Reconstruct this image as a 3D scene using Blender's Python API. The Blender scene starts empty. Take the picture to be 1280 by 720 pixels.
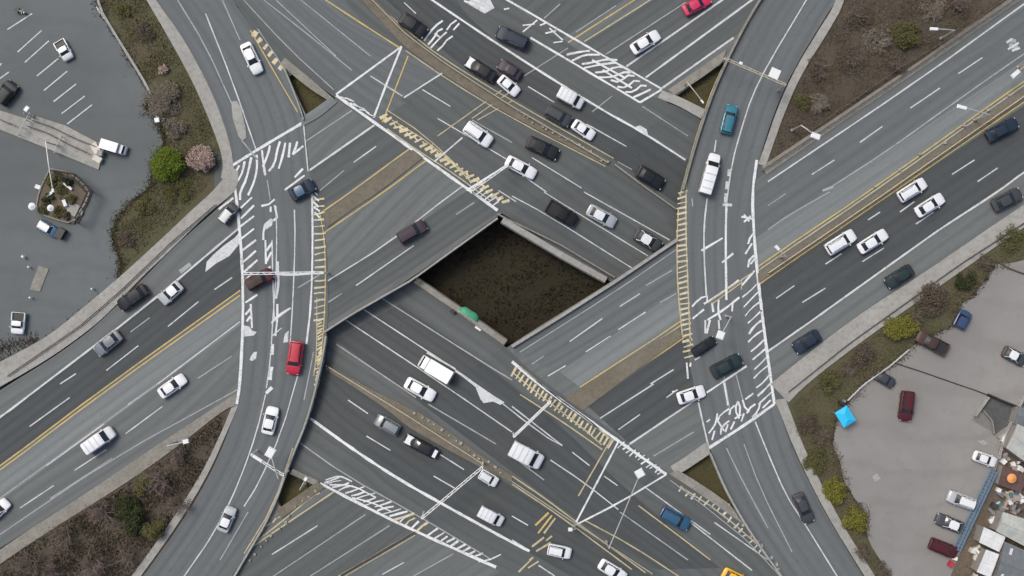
import bpy, bmesh, math, random
from mathutils import Vector
random.seed(11)
SC = bpy.context.scene
COL = SC.collection
R = math.radians
# ------------------------------------------------------------------ camera, sky, sun, exposure
H = 180.0                      # camera height over the road plane, metres
K = 0.125                      # metres per photograph pixel on the road plane
cam_d = bpy.data.cameras.new('camera'); cam = bpy.data.objects.new('camera', cam_d); COL.objects.link(cam)
cam.location = (0, 0, H); cam.rotation_euler = (0, 0, 0)
cam_d.sensor_width = 36; cam_d.lens = 36 * H / (1280 * K)
cam_d.clip_start = 1.0; cam_d.clip_end = 5000
SC.camera = cam
SUN_EL, SUN_AZ = R(58), R(-50)
w = bpy.data.worlds.new('World'); SC.world = w; w.use_nodes = True
nt = w.node_tree; bg = nt.nodes['Background']
sky = nt.nodes.new('ShaderNodeTexSky'); sky.sky_type = 'NISHITA'; sky.sun_disc = False
sky.sun_elevation = SUN_EL; sky.sun_rotation = SUN_AZ
sky.air_density = 1.0; sky.dust_density = 5.0; sky.ozone_density = 1.0
nt.links.new(sky.outputs[0], bg.inputs[0]); bg.inputs[1].default_value = 0.13
sd = bpy.data.lights.new('sun', 'SUN'); so = bpy.data.objects.new('sun', sd); COL.objects.link(so)
sd.energy = 1.3; sd.angle = R(20); sd.color = (1.0, 0.965, 0.90)
so.location = (0, 0, 100)
d = Vector((math.sin(SUN_AZ) * math.cos(SUN_EL), math.cos(SUN_AZ) * math.cos(SUN_EL), math.sin(SUN_EL)))
so.rotation_euler = d.to_track_quat('Z', 'Y').to_euler()
SC.view_settings.view_transform = 'Standard'; SC.view_settings.look = 'None'
SC.view_settings.exposure = 0.18; SC.view_settings.gamma = 1.0

# ------------------------------------------------------------------ geometry helpers
def W(px, py, z=0.0):
    f = K * (H - z) / H
    return Vector(((px - 640) * f, (360 - py) * f, z))
def z_flat(px, py): return 0.0
def ramp01(t):
    return max(0.0, min(1.0, t))
DROP = 2.2
def z_s4(px, py): return -DROP * (1 - ramp01((0.58 * px + 0.81 * py - 585) / 130.0))
def z_s3(px, py): return -DROP * ramp01((0.541 * px + 0.841 * py - 572) / 133.0)
SURF = {'s1': (z_flat, 0.0), 's2': (z_flat, 0.0), 's3': (z_s3, 0.03), 's4': (z_s4, 0.03),
        'r5': (z_flat, 0.09), 'r6': (z_flat, 0.09), 'lot': (z_flat, -0.02), 'lot2': (z_flat, -0.02)}
def surf_z(s, px, py):
    zf, o = SURF[s]; return zf(px, py) + o

def setp(o, label=None, cat=None, group=None, kind=None):
    if label: o['label'] = label
    if cat: o['category'] = cat
    if group: o['group'] = group
    if kind: o['kind'] = kind
    return o
def link(name, me, mats, parent=None):
    o = bpy.data.objects.new(name, me); COL.objects.link(o)
    if mats is not None:
        for m in (mats if isinstance(mats, (list, tuple)) else [mats]): me.materials.append(m)
    if parent: o.parent = parent
    return o
def empty(name, loc=(0, 0, 0), rz=0.0):
    o = bpy.data.objects.new(name, None); COL.objects.link(o); o.location = loc
    o.rotation_euler = (0, 0, rz); o.empty_display_size = 0.3
    return o

class MB:
    def __init__(s): s.v = []; s.f = []; s.uv = {}; s.mi = []
    def add(s, vs, fs, mi=0):
        b = len(s.v); s.v += [tuple(v) for v in vs]
        for f in fs: s.f.append(tuple(i + b for i in f)); s.mi.append(mi)
    def box(s, c, d, rz=0.0, mi=0, taper=1.0, ry=0.0):
        c = Vector(c); x, y, z = d[0] / 2, d[1] / 2, d[2] / 2
        cs, sn = math.cos(rz), math.sin(rz); vs = []
        for sz in (-1, 1):
            k = taper if sz > 0 else 1.0
            for sx, sy in ((-1, -1), (1, -1), (1, 1), (-1, 1)):
                X, Y, Z = sx * x * k, sy * y * k, sz * z
                if ry: X, Z = X * math.cos(ry) + Z * math.sin(ry), -X * math.sin(ry) + Z * math.cos(ry)
                vs.append((c.x + X * cs - Y * sn, c.y + X * sn + Y * cs, c.z + Z))
        s.add(vs, [(0, 3, 2, 1), (4, 5, 6, 7), (0, 1, 5, 4), (1, 2, 6, 5), (2, 3, 7, 6), (3, 0, 4, 7)], mi)
    def tube(s, a, b, r0, r1=None, n=6, mi=0, caps=True):
        a = Vector(a); b = Vector(b); r1 = r0 if r1 is None else r1
        dz = b - a
        if dz.length < 1e-6: return
        dz.normalize(); up = Vector((0, 0, 1)) if abs(dz.z) < .9 else Vector((1, 0, 0))
        u = dz.cross(up).normalized(); v = dz.cross(u)
        vs = []
        for p, r in ((a, r0), (b, r1)):
            for i in range(n):
                t = 2 * math.pi * i / n
                vs.append(p + u * (math.cos(t) * r) + v * (math.sin(t) * r))
        fs = [(i, (i + 1) % n, n + (i + 1) % n, n + i) for i in range(n)]
        if caps: fs += [tuple(range(n - 1, -1, -1)), tuple(range(n, 2 * n))]
        s.add(vs, fs, mi)
    def mesh(s, name, smooth=None):
        me = bpy.data.meshes.new(name); me.from_pydata(s.v, [], s.f)
        if any(s.mi): me.polygons.foreach_set('material_index', s.mi)
        if smooth is not None:
            me.polygons.foreach_set('use_smooth', [True] * len(me.polygons))
            me.set_sharp_from_angle(angle=R(smooth))
        me.update(); return me
    def build(s, name, mats, parent=None, smooth=None):
        return link(name, s.mesh(name, smooth), mats, parent)

def resample(pts, n):
    ds = [0.0]
    for a, b in zip(pts, pts[1:]): ds.append(ds[-1] + math.dist(a, b))
    out = []; j = 0
    for i in range(n):
        t = ds[-1] * i / (n - 1)
        while j < len(pts) - 2 and ds[j + 1] < t: j += 1
        k = (t - ds[j]) / max(1e-9, ds[j + 1] - ds[j])
        out.append((pts[j][0] + (pts[j + 1][0] - pts[j][0]) * k, pts[j][1] + (pts[j + 1][1] - pts[j][1]) * k))
    return out
def smooth_path(pts, it=2):
    for _ in range(it):
        q = [pts[0]]
        for a, b in zip(pts, pts[1:]):
            q.append((a[0] * .75 + b[0] * .25, a[1] * .75 + b[1] * .25)); q.append((a[0] * .25 + b[0] * .75, a[1] * .25 + b[1] * .75))
        q.append(pts[-1]); pts = q
    return pts
def plen(pts): return sum(math.dist(a, b) for a, b in zip(pts, pts[1:]))

def ribbon(name, L, Rr, mat, zf=z_flat, off=0.0, thick=0.0, n=120, m=10, parent=None, sm=2):
    if sm: L = smooth_path(L, sm); Rr = smooth_path(Rr, sm)
    L = resample(L, n); Rr = resample(Rr, n)
    vs = []; uvs = []; v = 0.0; prev = None
    for i in range(n):
        a, b = L[i], Rr[i]; c = ((a[0] + b[0]) / 2, (a[1] + b[1]) / 2)
        if prev: v += math.dist(c, prev) * K
        prev = c; wd = math.dist(a, b) * K
        for j in range(m + 1):
            t = j / m; x = a[0] + (b[0] - a[0]) * t; y = a[1] + (b[1] - a[1]) * t
            vs.append(W(x, y, zf(x, y) + off)); uvs.append((t * wd, v))
    fs = []
    for i in range(n - 1):
        for j in range(m):
            p = i * (m + 1) + j; fs.append((p, p + 1, p + m + 2, p + m + 1))
    if thick:
        b0 = len(vs)
        for q in range(b0): vs.append(vs[q] - Vector((0, 0, thick))); uvs.append(uvs[q])
        for i in range(n - 1):
            p = i * (m + 1); fs.append((p, p + m + 1, b0 + p + m + 1, b0 + p))
            p = i * (m + 1) + m; fs.append((p + m + 1, p, b0 + p, b0 + p + m + 1))
            for j in range(m):
                p = i * (m + 1) + j; fs.append((b0 + p + m + 1, b0 + p + m + 2, b0 + p + 1, b0 + p))
    me = bpy.data.meshes.new(name); me.from_pydata([tuple(q) for q in vs], [], fs)
    ul = me.uv_layers.new(name='UVMap')
    for lp in me.loops: ul.data[lp.index].uv = uvs[lp.vertex_index]
    me.update()
    # make normals point up
    bm = bmesh.new(); bm.from_mesh(me); bmesh.ops.recalc_face_normals(bm, faces=bm.faces)
    if not thick and bm.faces[:][0].normal.z < 0:
        bmesh.ops.reverse_faces(bm, faces=bm.faces)
    bm.to_mesh(me); bm.free()
    return link(name, me, mat, parent)

def slab(name, pts, z, mat, depth=0.0, parent=None):
    vs = [W(x, y, z) for x, y in pts]; n = len(vs)
    area = sum(vs[i].x * vs[(i + 1) % n].y - vs[(i + 1) % n].x * vs[i].y for i in range(n))
    if area < 0: vs.reverse()
    mb = MB(); fs = [tuple(range(n))]
    if depth:
        vs = vs + [v - Vector((0, 0, depth)) for v in vs]
        fs += [(i, i + n, (i + 1) % n + n, (i + 1) % n) for i in range(n)]
    mb.add(vs, fs); return mb.build(name, mat, parent)

def wall_mesh(path, width, height, zf=z_flat, base=0.0, step=12, chamfer=0.25, jit=0.0):
    """solid barrier swept along a path; width/height in metres"""
    n = max(2, int(plen(path) / step) + 1); P = resample(path, n); mb = MB(); vs = []
    prof = [(-.5, 0), (-.5, .35), (-.5 + chamfer * .6, 1), (.5 - chamfer * .6, 1), (.5, .35), (.5, 0)]
    for i, p in enumerate(P):
        q0 = P[max(0, i - 1)]; q1 = P[min(n - 1, i + 1)]
        z = zf(*p) + base; c = W(p[0], p[1], z)
        t = (W(*q1, 0) - W(*q0, 0)).normalized(); nn = Vector((-t.y, t.x, 0))
        for a, h in prof: vs.append(c + nn * (a * width + random.uniform(-jit, jit)) + Vector((0, 0, h * height)))
    k = len(prof); fs = []
    for i in range(n - 1):
        for j in range(k - 1): fs.append((i * k + j, i * k + j + 1, (i + 1) * k + j + 1, (i + 1) * k + j))
    fs += [tuple(range(k)), tuple((n - 1) * k + j for j in range(k - 1, -1, -1))]
    mb.add(vs, fs)
    bm = bmesh.new(); me = mb.mesh('wall'); bm.from_mesh(me); bmesh.ops.recalc_face_normals(bm, faces=bm.faces); bm.to_mesh(me); bm.free()
    return me

# ------------------------------------------------------------------ materials
def newmat(name):
    m = bpy.data.materials.new(name); m.use_nodes = True
    nt = m.node_tree; return m, nt, nt.nodes['Principled BSDF']
def ND(nt, t, **kw):
    n = nt.nodes.new(t)
    for k, v in kw.items():
        if k in n.inputs: n.inputs[k].default_value = v
        else: setattr(n, k, v)
    return n
def mixc(nt, fac, a, b, bt='MIX'):
    n = nt.nodes.new('ShaderNodeMix'); n.data_type = 'RGBA'; n.blend_type = bt
    if isinstance(fac, (int, float)): n.inputs[0].default_value = fac
    else: nt.links.new(fac, n.inputs[0])
    for i, c in ((6, a), (7, b)):
        if isinstance(c, tuple): n.inputs[i].default_value = (*c, 1)
        else: nt.links.new(c, n.inputs[i])
    return n.outputs[2]
def maprange(nt, v, a, b, c=0.0, d_=1.0):
    n = nt.nodes.new('ShaderNodeMapRange'); nt.links.new(v, n.inputs[0])
    for i, x in enumerate((a, b, c, d_)): n.inputs[i + 1].default_value = x
    return n.outputs[0]
def noise(nt, vec, scale, detail=4, rough=.6):
    n = ND(nt, 'ShaderNodeTexNoise', Scale=scale, Detail=detail, Roughness=rough)
    if vec is not None: nt.links.new(vec, n.inputs['Vector'])
    return n.outputs[0]
def pos(nt): return nt.nodes.new('ShaderNodeNewGeometry').outputs['Position']
def bump(nt, bs, h, strength=.4, dist=.05):
    b = nt.nodes.new('ShaderNodeBump'); b.inputs['Strength'].default_value = strength; b.inputs['Distance'].default_value = dist
    nt.links.new(h, b.inputs['Height']); nt.links.new(b.outputs[0], bs.inputs['Normal'])

def asphalt(name, base, warm=0.0, streak=0.35, lane=3.4):
    m, nt, bs = newmat(name)
    uv = nt.nodes.new('ShaderNodeUVMap').outputs[0]; p = pos(nt)
    mp = nt.nodes.new('ShaderNodeMapping'); nt.links.new(uv, mp.inputs[0]); mp.inputs['Scale'].default_value = (1.0, 0.018, 1)
    st = noise(nt, mp.outputs[0], 0.55, 5, .6)
    mp2 = nt.nodes.new('ShaderNodeMapping'); nt.links.new(uv, mp2.inputs[0]); mp2.inputs['Scale'].default_value = (1.0, 0.06, 1)
    st2 = noise(nt, mp2.outputs[0], 2.5, 3, .6)
    big = noise(nt, p, 0.06, 4, .6); fine = noise(nt, p, 9.0, 4, .8); mid = noise(nt, p, 0.9, 5, .65)
    b = Vector(base)
    lo = tuple(b * 0.62); hi = tuple(b * 1.65 + Vector((warm, warm * .8, 0)))
    c = mixc(nt, maprange(nt, st, .35, .65), lo, hi)
    c = mixc(nt, 1 - streak, c, tuple(b))
    c = mixc(nt, maprange(nt, st2, .3, .75, .0, .30), c, tuple(b * .65))
    c = mixc(nt, maprange(nt, big, .35, .7, 0, .30), c, tuple(b * 1.3))
    c = mixc(nt, maprange(nt, mid, .45, .75, 0, .30), c, tuple(b * .7))
    c = mixc(nt, maprange(nt, fine, .3, .7, 0, .35), c, tuple(b * 1.5))
    sx = nt.nodes.new('ShaderNodeSeparateXYZ'); nt.links.new(uv, sx.inputs[0])
    w1 = nt.nodes.new('ShaderNodeMath'); w1.operation = 'MULTIPLY'; nt.links.new(sx.outputs[0], w1.inputs[0]); w1.inputs[1].default_value = 2 * math.pi / 1.75
    w2 = nt.nodes.new('ShaderNodeMath'); w2.operation = 'SINE'; nt.links.new(w1.outputs[0], w2.inputs[0])
    w3 = nt.nodes.new('ShaderNodeMath'); w3.operation = 'MULTIPLY'; nt.links.new(maprange(nt, w2.outputs[0], .0, 1.0, 0, .30), w3.inputs[0]); nt.links.new(maprange(nt, big, .3, .6, .3, 1), w3.inputs[1])
    c = mixc(nt, w3.outputs[0], c, tuple(b * .6))
    c = mixc(nt, maprange(nt, noise(nt, p, 1.8, 2, .5), .68, .76, 0, .35), c, tuple(b * .45))
    # cracks and sealed joints
    v = ND(nt, 'ShaderNodeTexVoronoi', feature='DISTANCE_TO_EDGE', Scale=.10)
    mpd = nt.nodes.new('ShaderNodeVectorMath'); mpd.operation = 'ADD'
    nz = ND(nt, 'ShaderNodeTexNoise', Scale=.5, Detail=5.0); nt.links.new(p, nz.inputs['Vector'])
    sc = nt.nodes.new('ShaderNodeVectorMath'); sc.operation = 'SCALE'; sc.inputs[3].default_value = 3.0
    nt.links.new(nz.outputs['Color'], sc.inputs[0]); nt.links.new(p, mpd.inputs[0]); nt.links.new(sc.outputs[0], mpd.inputs[1])
    nt.links.new(mpd.outputs[0], v.inputs['Vector'])
    cr = maprange(nt, v.outputs[0], .0, .006, .12, 0)
    c = mixc(nt, cr, c, tuple(b * .4))
    nt.links.new(c, bs.inputs['Base Color']); bs.inputs['Roughness'].default_value = .85
    bs.inputs['Specular IOR Level'].default_value = .3
    bump(nt, bs, fine, .3, .02); return m

def paint(name, col, wear=.5, under=(.11, .115, .12)):
    m, nt, bs = newmat(name); p = pos(nt)
    a = noise(nt, p, 3.0, 6, .75); b = noise(nt, p, .35, 3, .6)
    f = maprange(nt, a, .42, .66, 0, 1); g = maprange(nt, b, .35, .7, .15, 1)
    mu = nt.nodes.new('ShaderNodeMath'); mu.operation = 'MULTIPLY'; nt.links.new(f, mu.inputs[0]); nt.links.new(g, mu.inputs[1])
    mu2 = nt.nodes.new('ShaderNodeMath'); mu2.operation = 'MULTIPLY'; nt.links.new(mu.outputs[0], mu2.inputs[0]); mu2.inputs[1].default_value = wear
    c = mixc(nt, mu2.outputs[0], col, under)
    c = mixc(nt, maprange(nt, noise(nt, p, 12, 3), .3, .7, 0, .25), c, tuple(x * .6 for x in col))
    nt.links.new(c, bs.inputs['Base Color']); bs.inputs['Roughness'].default_value = .7; return m

def rough_mat(name, cols, s1=.25, s2=2.0, s3=14.0, rough=.9, bmp=.5, dist=.05):
    """cols: four colours blended by three noises"""
    m, nt, bs = newmat(name); p = pos(nt)
    c = mixc(nt, maprange(nt, noise(nt, p, s1, 5, .6), .38, .62), cols[0], cols[1])
    c = mixc(nt, maprange(nt, noise(nt, p, s2, 6, .7), .45, .70, 0, .8), c, cols[2])
    f = noise(nt, p, s3, 5, .8)
    c = mixc(nt, maprange(nt, f, .4, .7, 0, .7), c, cols[3])
    nt.links.new(c, bs.inputs['Base Color']); bs.inputs['Roughness'].default_value = rough
    bs.inputs['Specular IOR Level'].default_value = .2
    bump(nt, bs, f, bmp, dist); return m

def leafmat(name, c0, c1, c2):
    m, nt, bs = newmat(name); g = nt.nodes.new('ShaderNodeNewGeometry')
    cr = nt.nodes.new('ShaderNodeValToRGB'); nt.links.new(g.outputs['Random Per Island'], cr.inputs[0])
    e = cr.color_ramp.elements; e[0].color = (*c0, 1); e[1].color = (*c2, 1); x = e.new(.5); x.color = (*c1, 1)
    nt.links.new(cr.outputs[0], bs.inputs['Base Color']); bs.inputs['Roughness'].default_value = .8
    bs.inputs['Specular IOR Level'].default_value = .15; return m
def simple(name, col, rough=.6, metal=0.0, var=.25, scale=6.0, coat=0.0):
    m, nt, bs = newmat(name); tc = nt.nodes.new('ShaderNodeTexCoord').outputs['Object']
    n = noise(nt, tc, scale, 5, .7)
    c = mixc(nt, maprange(nt, n, .35, .7, 0, var), col, tuple(x * .45 for x in col))
    nt.links.new(c, bs.inputs['Base Color']); bs.inputs['Roughness'].default_value = rough
    bs.inputs['Metallic'].default_value = metal; bs.inputs['Coat Weight'].default_value = coat
    bs.inputs['Coat Roughness'].default_value = .12; return m

M = {}
M['asp'] = asphalt('asphalt_grey', (.118, .129, .127), .012)
M['asp_ramp'] = asphalt('asphalt_ramp', (.110, .122, .125), .010, .3)
M['asp_dark'] = asphalt('asphalt_dark', (.062, .069, .070), .004, .35)
M['asp_light'] = asphalt('asphalt_light', (.160, .177, .175), .010, .35)
M['asp_mid'] = asphalt('asphalt_mid', (.088, .097, .096), .008, .35)
M['lot'] = rough_mat('lot_asphalt', [(.104, .120, .126), (.120, .135, .141), (.092, .106, .112), (.132, .147, .152)], .03, .25, 10, .85, .2, .02)
M['lot2'] = rough_mat('lot_concrete', [(.235, .225, .21), (.27, .26, .245), (.20, .19, .178), (.29, .28, .265)], .03, .3, 9, .85, .2, .02)
def lotmat(name, base, k):
    m, nt, bs = newmat(name); p = pos(nt); b = Vector(base)
    c = mixc(nt, maprange(nt, noise(nt, p, .035, 5, .6), .35, .65), tuple(b * (1 - k)), tuple(b * (1 + k)))
    wv = ND(nt, 'ShaderNodeTexWave', wave_type='RINGS', Scale=.05, Distortion=6.0, Detail=3.0); nt.links.new(p, wv.inputs['Vector'])
    c = mixc(nt, maprange(nt, wv.outputs['Fac'], .8, 1.0, 0, k * 1.6), c, tuple(b * .7))
    c = mixc(nt, maprange(nt, noise(nt, p, .5, 6, .7), .5, .75, 0, k * 3), c, tuple(b * .72))
    c = mixc(nt, maprange(nt, noise(nt, p, 1.1, 2, .5), .70, .76, 0, .5), c, tuple(b * .55))
    f = noise(nt, p, 9, 5, .85); c = mixc(nt, maprange(nt, f, .35, .7, 0, k * 2.5), c, tuple(b * 1.25))
    v = ND(nt, 'ShaderNodeTexVoronoi', Scale=.09); v.inputs['Randomness'].default_value = 1.0; nt.links.new(p, v.inputs['Vector'])
    sp = nt.nodes.new('ShaderNodeSeparateColor'); nt.links.new(v.outputs['Color'], sp.inputs[0])
    c = mixc(nt, maprange(nt, sp.outputs[0], .75, .76, 0, k * .6), c, tuple(b * .8))
    nt.links.new(c, bs.inputs['Base Color']); bs.inputs['Roughness'].default_value = .85; bs.inputs['Specular IOR Level'].default_value = .25; bump(nt, bs, f, .2, .02); return m
M['lot'] = lotmat('lot_asphalt', (.115, .129, .129), .14)
M['lot2'] = lotmat('lot_concrete', (.226, .219, .206), .17)
M['conc'] = rough_mat('concrete', [(.27, .27, .245), (.34, .34, .31), (.17, .165, .145), (.38, .37, .345)], .15, 1.4, 8, .85, .5, .03)
M['conc_dirty'] = rough_mat('concrete_dirty', [(.19, .185, .155), (.26, .25, .215), (.11, .10, .078), (.31, .30, .27)], .3, 2.0, 10, .9, .6, .04)
M['brownmed'] = rough_mat('median_earth', [(.135, .118, .085), (.170, .152, .115), (.085, .074, .052), (.22, .20, .16)], .3, 1.6, 8, .9, .6, .04)
M['grass'] = rough_mat('verge_grass', [(.095, .084, .050), (.080, .090, .040), (.088, .064, .044), (.12, .11, .07)], .09, .9, 7, .95, .9, .12)
M['grass_bn'] = rough_mat('verge_brown', [(.080, .064, .050), (.100, .085, .060), (.058, .047, .038), (.12, .105, .08)], .12, 1.2, 9, .95, .9, .12)
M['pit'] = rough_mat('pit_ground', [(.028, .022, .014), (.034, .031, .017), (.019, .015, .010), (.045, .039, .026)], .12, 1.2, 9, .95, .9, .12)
M['tri'] = rough_mat('pit_grass', [(.080, .074, .030), (.062, .056, .026), (.050, .038, .022), (.11, .10, .055)], .4, 1.4, 9, .95, .9, .12)
M['dirt'] = rough_mat('dirt', [(.12, .095, .068), (.155, .125, .09), (.085, .062, .045), (.18, .155, .12)], .2, 1.2, 8, .95, .9, .1)
M['white'] = paint('paint_white', (.60, .625, .63), .85)
M['whiteb'] = paint('paint_white_bright', (.72, .745, .74), .8)
M['creamb'] = paint('paint_cream_bright', (.64, .56, .34), .85)
M['patch'] = rough_mat('patch_asphalt', [(.078, .084, .084), (.09, .097, .097), (.068, .073, .073), (.11, .115, .115)], .2, 2, 12, .9, .2, .01)
M['joint'] = simple('joint_rubber', (.035, .036, .038), .8)
M['whitef'] = paint('paint_white_faded', (.36, .38, .385), 1.0)
M['yellow'] = paint('paint_yellow', (.58, .43, .13), .8)
M['cream'] = paint('paint_cream', (.52, .455, .26), .9)
M['tyre'] = simple('rubber', (.018, .018, .02), .85)
M['rim'] = simple('rim_metal', (.45, .46, .48), .35, .8)
M['glass'] = simple('car_glass', (.012, .015, .018), .06, 0, .1, 2, .5)
M['lampw'] = simple('headlight', (.75, .77, .78), .15, 0, .05)
M['lampr'] = simple('taillight', (.35, .01, .012), .2, 0, .05)
M['trim'] = simple('black_trim', (.02, .02, .022), .5)
M['steel'] = simple('galvanised_steel', (.50, .51, .50), .5, .3, .3)
M['creammetal'] = simple('weathered_steel', (.52, .47, .36), .6, .1, .5)
M['lamphead'] = simple('lamp_head', (.72, .74, .73), .45, 0, .15)
M['rust'] = simple('rusty_iron', (.10, .068, .05), .8, 0, .6)
M['wood'] = simple('bark', (.075, .055, .042), .9, 0, .5)
M['twig'] = simple('bare_twigs', (.24, .19, .155), .9, 0, .5)
M['twigred'] = simple('reddish_twigs', (.27, .205, .18), .9, 0, .5)
M['twiggrey'] = simple('grey_twigs', (.33, .29, .24), .9, 0, .5)
M['leafgreen'] = leafmat('leaf_bright', (.045, .070, .010), (.10, .145, .018), (.17, .21, .03))
M['leafolive'] = leafmat('leaf_olive', (.07, .068, .028), (.100, .098, .038), (.13, .125, .05))
M['leafyel'] = leafmat('leaf_yellow', (.08, .08, .018), (.16, .155, .03), (.23, .22, .05))
M['leafpink'] = leafmat('leaf_pink', (.17, .11, .09), (.36, .26, .22), (.50, .40, .35))
M['leafdry'] = leafmat('leaf_dry', (.075, .058, .044), (.105, .084, .062), (.14, .115, .085))
M['leafdark'] = leafmat('leaf_dark', (.018, .024, .010), (.038, .048, .018), (.06, .07, .028))
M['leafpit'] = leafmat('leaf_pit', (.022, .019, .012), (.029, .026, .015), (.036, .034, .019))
M['leafgrey'] = leafmat('leaf_greybrown', (.10, .08, .06), (.18, .155, .115), (.25, .22, .17))

# ------------------------------------------------------------------ terrain
def struct(o, label, cat): return setp(o, label, cat, kind='structure')
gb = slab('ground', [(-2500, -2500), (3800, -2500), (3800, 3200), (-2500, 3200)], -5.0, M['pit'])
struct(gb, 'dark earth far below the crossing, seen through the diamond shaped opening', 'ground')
ring_in = [(-14, -14), (1294, -14), (1294, 734), (-14, 734)]
ring_out = [(-14000, -14000), (15000, -14000), (15000, 15000), (-14000, 15000)]
mb = MB(); mb.add([W(*p, -.07) for p in ring_in + ring_out], [(i, 4 + i, 4 + (i + 1) % 4, (i + 1) % 4) for i in range(4)][::1])
o = mb.build('terrain', M['grass']); bm = bmesh.new(); bm.from_mesh(o.data)
for f in bm.faces:
    if f.normal.z < 0: f.normal_flip()
bm.to_mesh(o.data); bm.free()
struct(o, 'rough grassland stretching away around the road junction', 'terrain')
G1 = [(-75, -75), (184, -75), (187, 0), (225, 45), (262, 110), (287, 165), (290, 210), (287, 240), (215, 308), (130, 400), (0, 485), (-75, 540)]
G2 = [(1050, -75), (1045, 0), (992, 88), (962, 180), (950, 225), (1060, 150), (1270, 10), (1355, -75)]
G3 = [(-75, 795), (-75, 745), (0, 690), (298, 492), (302, 520), (258, 625), (185, 720), (140, 795)]
G4 = [(966, 482), (1060, 403), (1280, 257), (1355, 205), (1355, 795), (1110, 795), (1080, 725), (1030, 645), (985, 560), (966, 510)]
struct(slab('grass_verge', G1, -.05, M['grass'], 4.9), 'brown and olive grass verge between the blue grey car park and the curved pavement', 'grass verge')
struct(slab('grass_verge', G2, -.05, M['grass_bn'], 4.9), 'dark brown verge of scrub in the top right wedge', 'grass verge')
struct(slab('grass_verge', G3, -.05, M['grass_bn'], 4.9), 'dark brown wooded verge in the bottom left wedge', 'grass verge')
struct(slab('grass_verge', G4, -.05, M['grass'], 4.9), 'scrubby verge around the beige car park', 'grass verge')
TRI = [([(325, 50), (460, 120), (368, 190)], 'upper left'), ([(800, 125), (945, 35), (885, 185)], 'upper right'),
       ([(362, 545), (445, 602), (305, 690)], 'lower left'), ([(795, 598), (895, 525), (955, 680)], 'lower right')]
for t, nm in TRI:
    struct(slab('grass_patch', t, -1.3, M['tri'], 3.6), 'sunken triangle of olive grass between the converging roads, the %s one of four' % nm, 'grass patch')
LOT1 = [(-600, -600), (100, -600), (118, -75), (118, 0), (143, 42), (160, 68), (178, 98), (186, 115), (180, 135), (195, 150), (207, 178), (192, 200), (188, 235),
        (165, 252), (146, 272), (140, 295), (150, 325), (150, 348), (107, 384), (60, 424), (20, 446), (-75, 505), (-600, 830)]
struct(slab('car_park', smooth_path(LOT1, 2), -.02, M['lot'], .02), 'blue grey asphalt car park with angled white bays', 'car park')
LOT2 = [(1290, 322), (1262, 330), (1246, 328), (1232, 350), (1215, 372), (1200, 380), (1193, 408), (1180, 412), (1160, 425), (1140, 432), (1128, 446), (1108, 462), (1080, 478),
        (1060, 505), (1044, 530), (1040, 556), (1050, 575), (1054, 600), (1068, 625), (1084, 640), (1083, 672), (1100, 700), (1118, 725), (1125, 800), (1160, 800), (1188, 720), (1200, 690), (1240, 600), (1262, 540), (1290, 480)]
struct(slab('car_park', smooth_path(LOT2, 2), -.02, M['lot2'], .02), 'beige concrete car park beside the cluttered yard', 'car park')
struct(slab('yard', [(1290, 480), (1262, 540), (1240, 600), (1200, 690), (1188, 720), (1160, 800), (1355, 800), (1355, 480)], -.03, M['dirt'], .02), 'bare brown dirt yard around the sheds in the bottom right corner', 'yard')

# ------------------------------------------------------------------ roads
def ext(pts, n=450):
    a, b = pts[0], pts[1]; l = math.dist(a, b); s = (a[0] + (a[0] - b[0]) / l * n, a[1] + (a[1] - b[1]) / l * n)
    c, d_ = pts[-1], pts[-2]; l = math.dist(c, d_); e = (c[0] + (c[0] - d_[0]) / l * n, c[1] + (c[1] - d_[1]) / l * n)
    return [s] + pts + [e]
L1 = [(-80, 542), (0, 487), (70, 445), (130, 400), (215, 310), (290, 245), (385, 148), (420, 122), (540, 35), (640, -35), (760, -118)]
R1 = [(-80, 738), (0, 685), (150, 590), (298, 490), (385, 438), (410, 410), (515, 348), (622, 270), (735, 192), (840, 125), (915, 68), (1020, -10), (1120, -82)]
L2 = [(220, 744), (300, 682), (345, 645), (400, 602), (520, 515), (635, 432), (765, 352), (840, 302), (958, 215), (1050, 152), (1150, 85), (1270, 2), (1380, -74)]
R2 = [(510, 795), (600, 730), (740, 645), (850, 590), (885, 567), (963, 482), (1060, 402), (1160, 340), (1280, 257), (1380, 190)]
L3 = [(170, -130), (240, -50), (295, 5), (350, 68), (414, 120), (520, 192), (622, 264), (640, 274), (765, 353), (830, 395)]
R3 = [(520, -78), (628, -2), (712, 55), (806, 118), (850, 134), (878, 150), (930, 192)]
L4 = [(450, 305), (515, 350), (635, 434), (660, 462), (740, 520), (833, 590), (870, 612), (945, 668), (1000, 730), (1060, 800)]
R4 = [(352, 470), (346, 540), (358, 587), (400, 604), (480, 647), (560, 685), (622, 712), (700, 760), (770, 800)]
L5 = [(140, -75), (190, 0), (225, 45), (262, 110), (285, 165), (290, 205), (297, 260), (303, 330), (304, 400), (299, 480), (290, 530), (265, 590), (230, 650), (180, 720), (130, 785)]
R5 = [(235, -85), (290, 0), (320, 42), (354, 82), (378, 145), (386, 215), (398, 260), (408, 300), (411, 400), (405, 440), (385, 520), (364, 572), (340, 640), (303, 700), (255, 770)]
L6 = [(1010, -80), (950, 0), (935, 22), (915, 60), (895, 100), (880, 140), (865, 190), (851, 240), (847, 300), (850, 370), (857, 420), (863, 460), (874, 510), (887, 562), (907, 612), (940, 668), (985, 730), (1035, 795)]
R6 = [(1105, -80), (1045, 0), (1020, 40), (990, 90), (970, 135), (955, 180), (946, 210), (942, 260), (946, 330), (956, 420), (968, 490), (974, 512), (990, 560), (1030, 640), (1085, 730), (1130, 800)]
ROAD = {}
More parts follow.
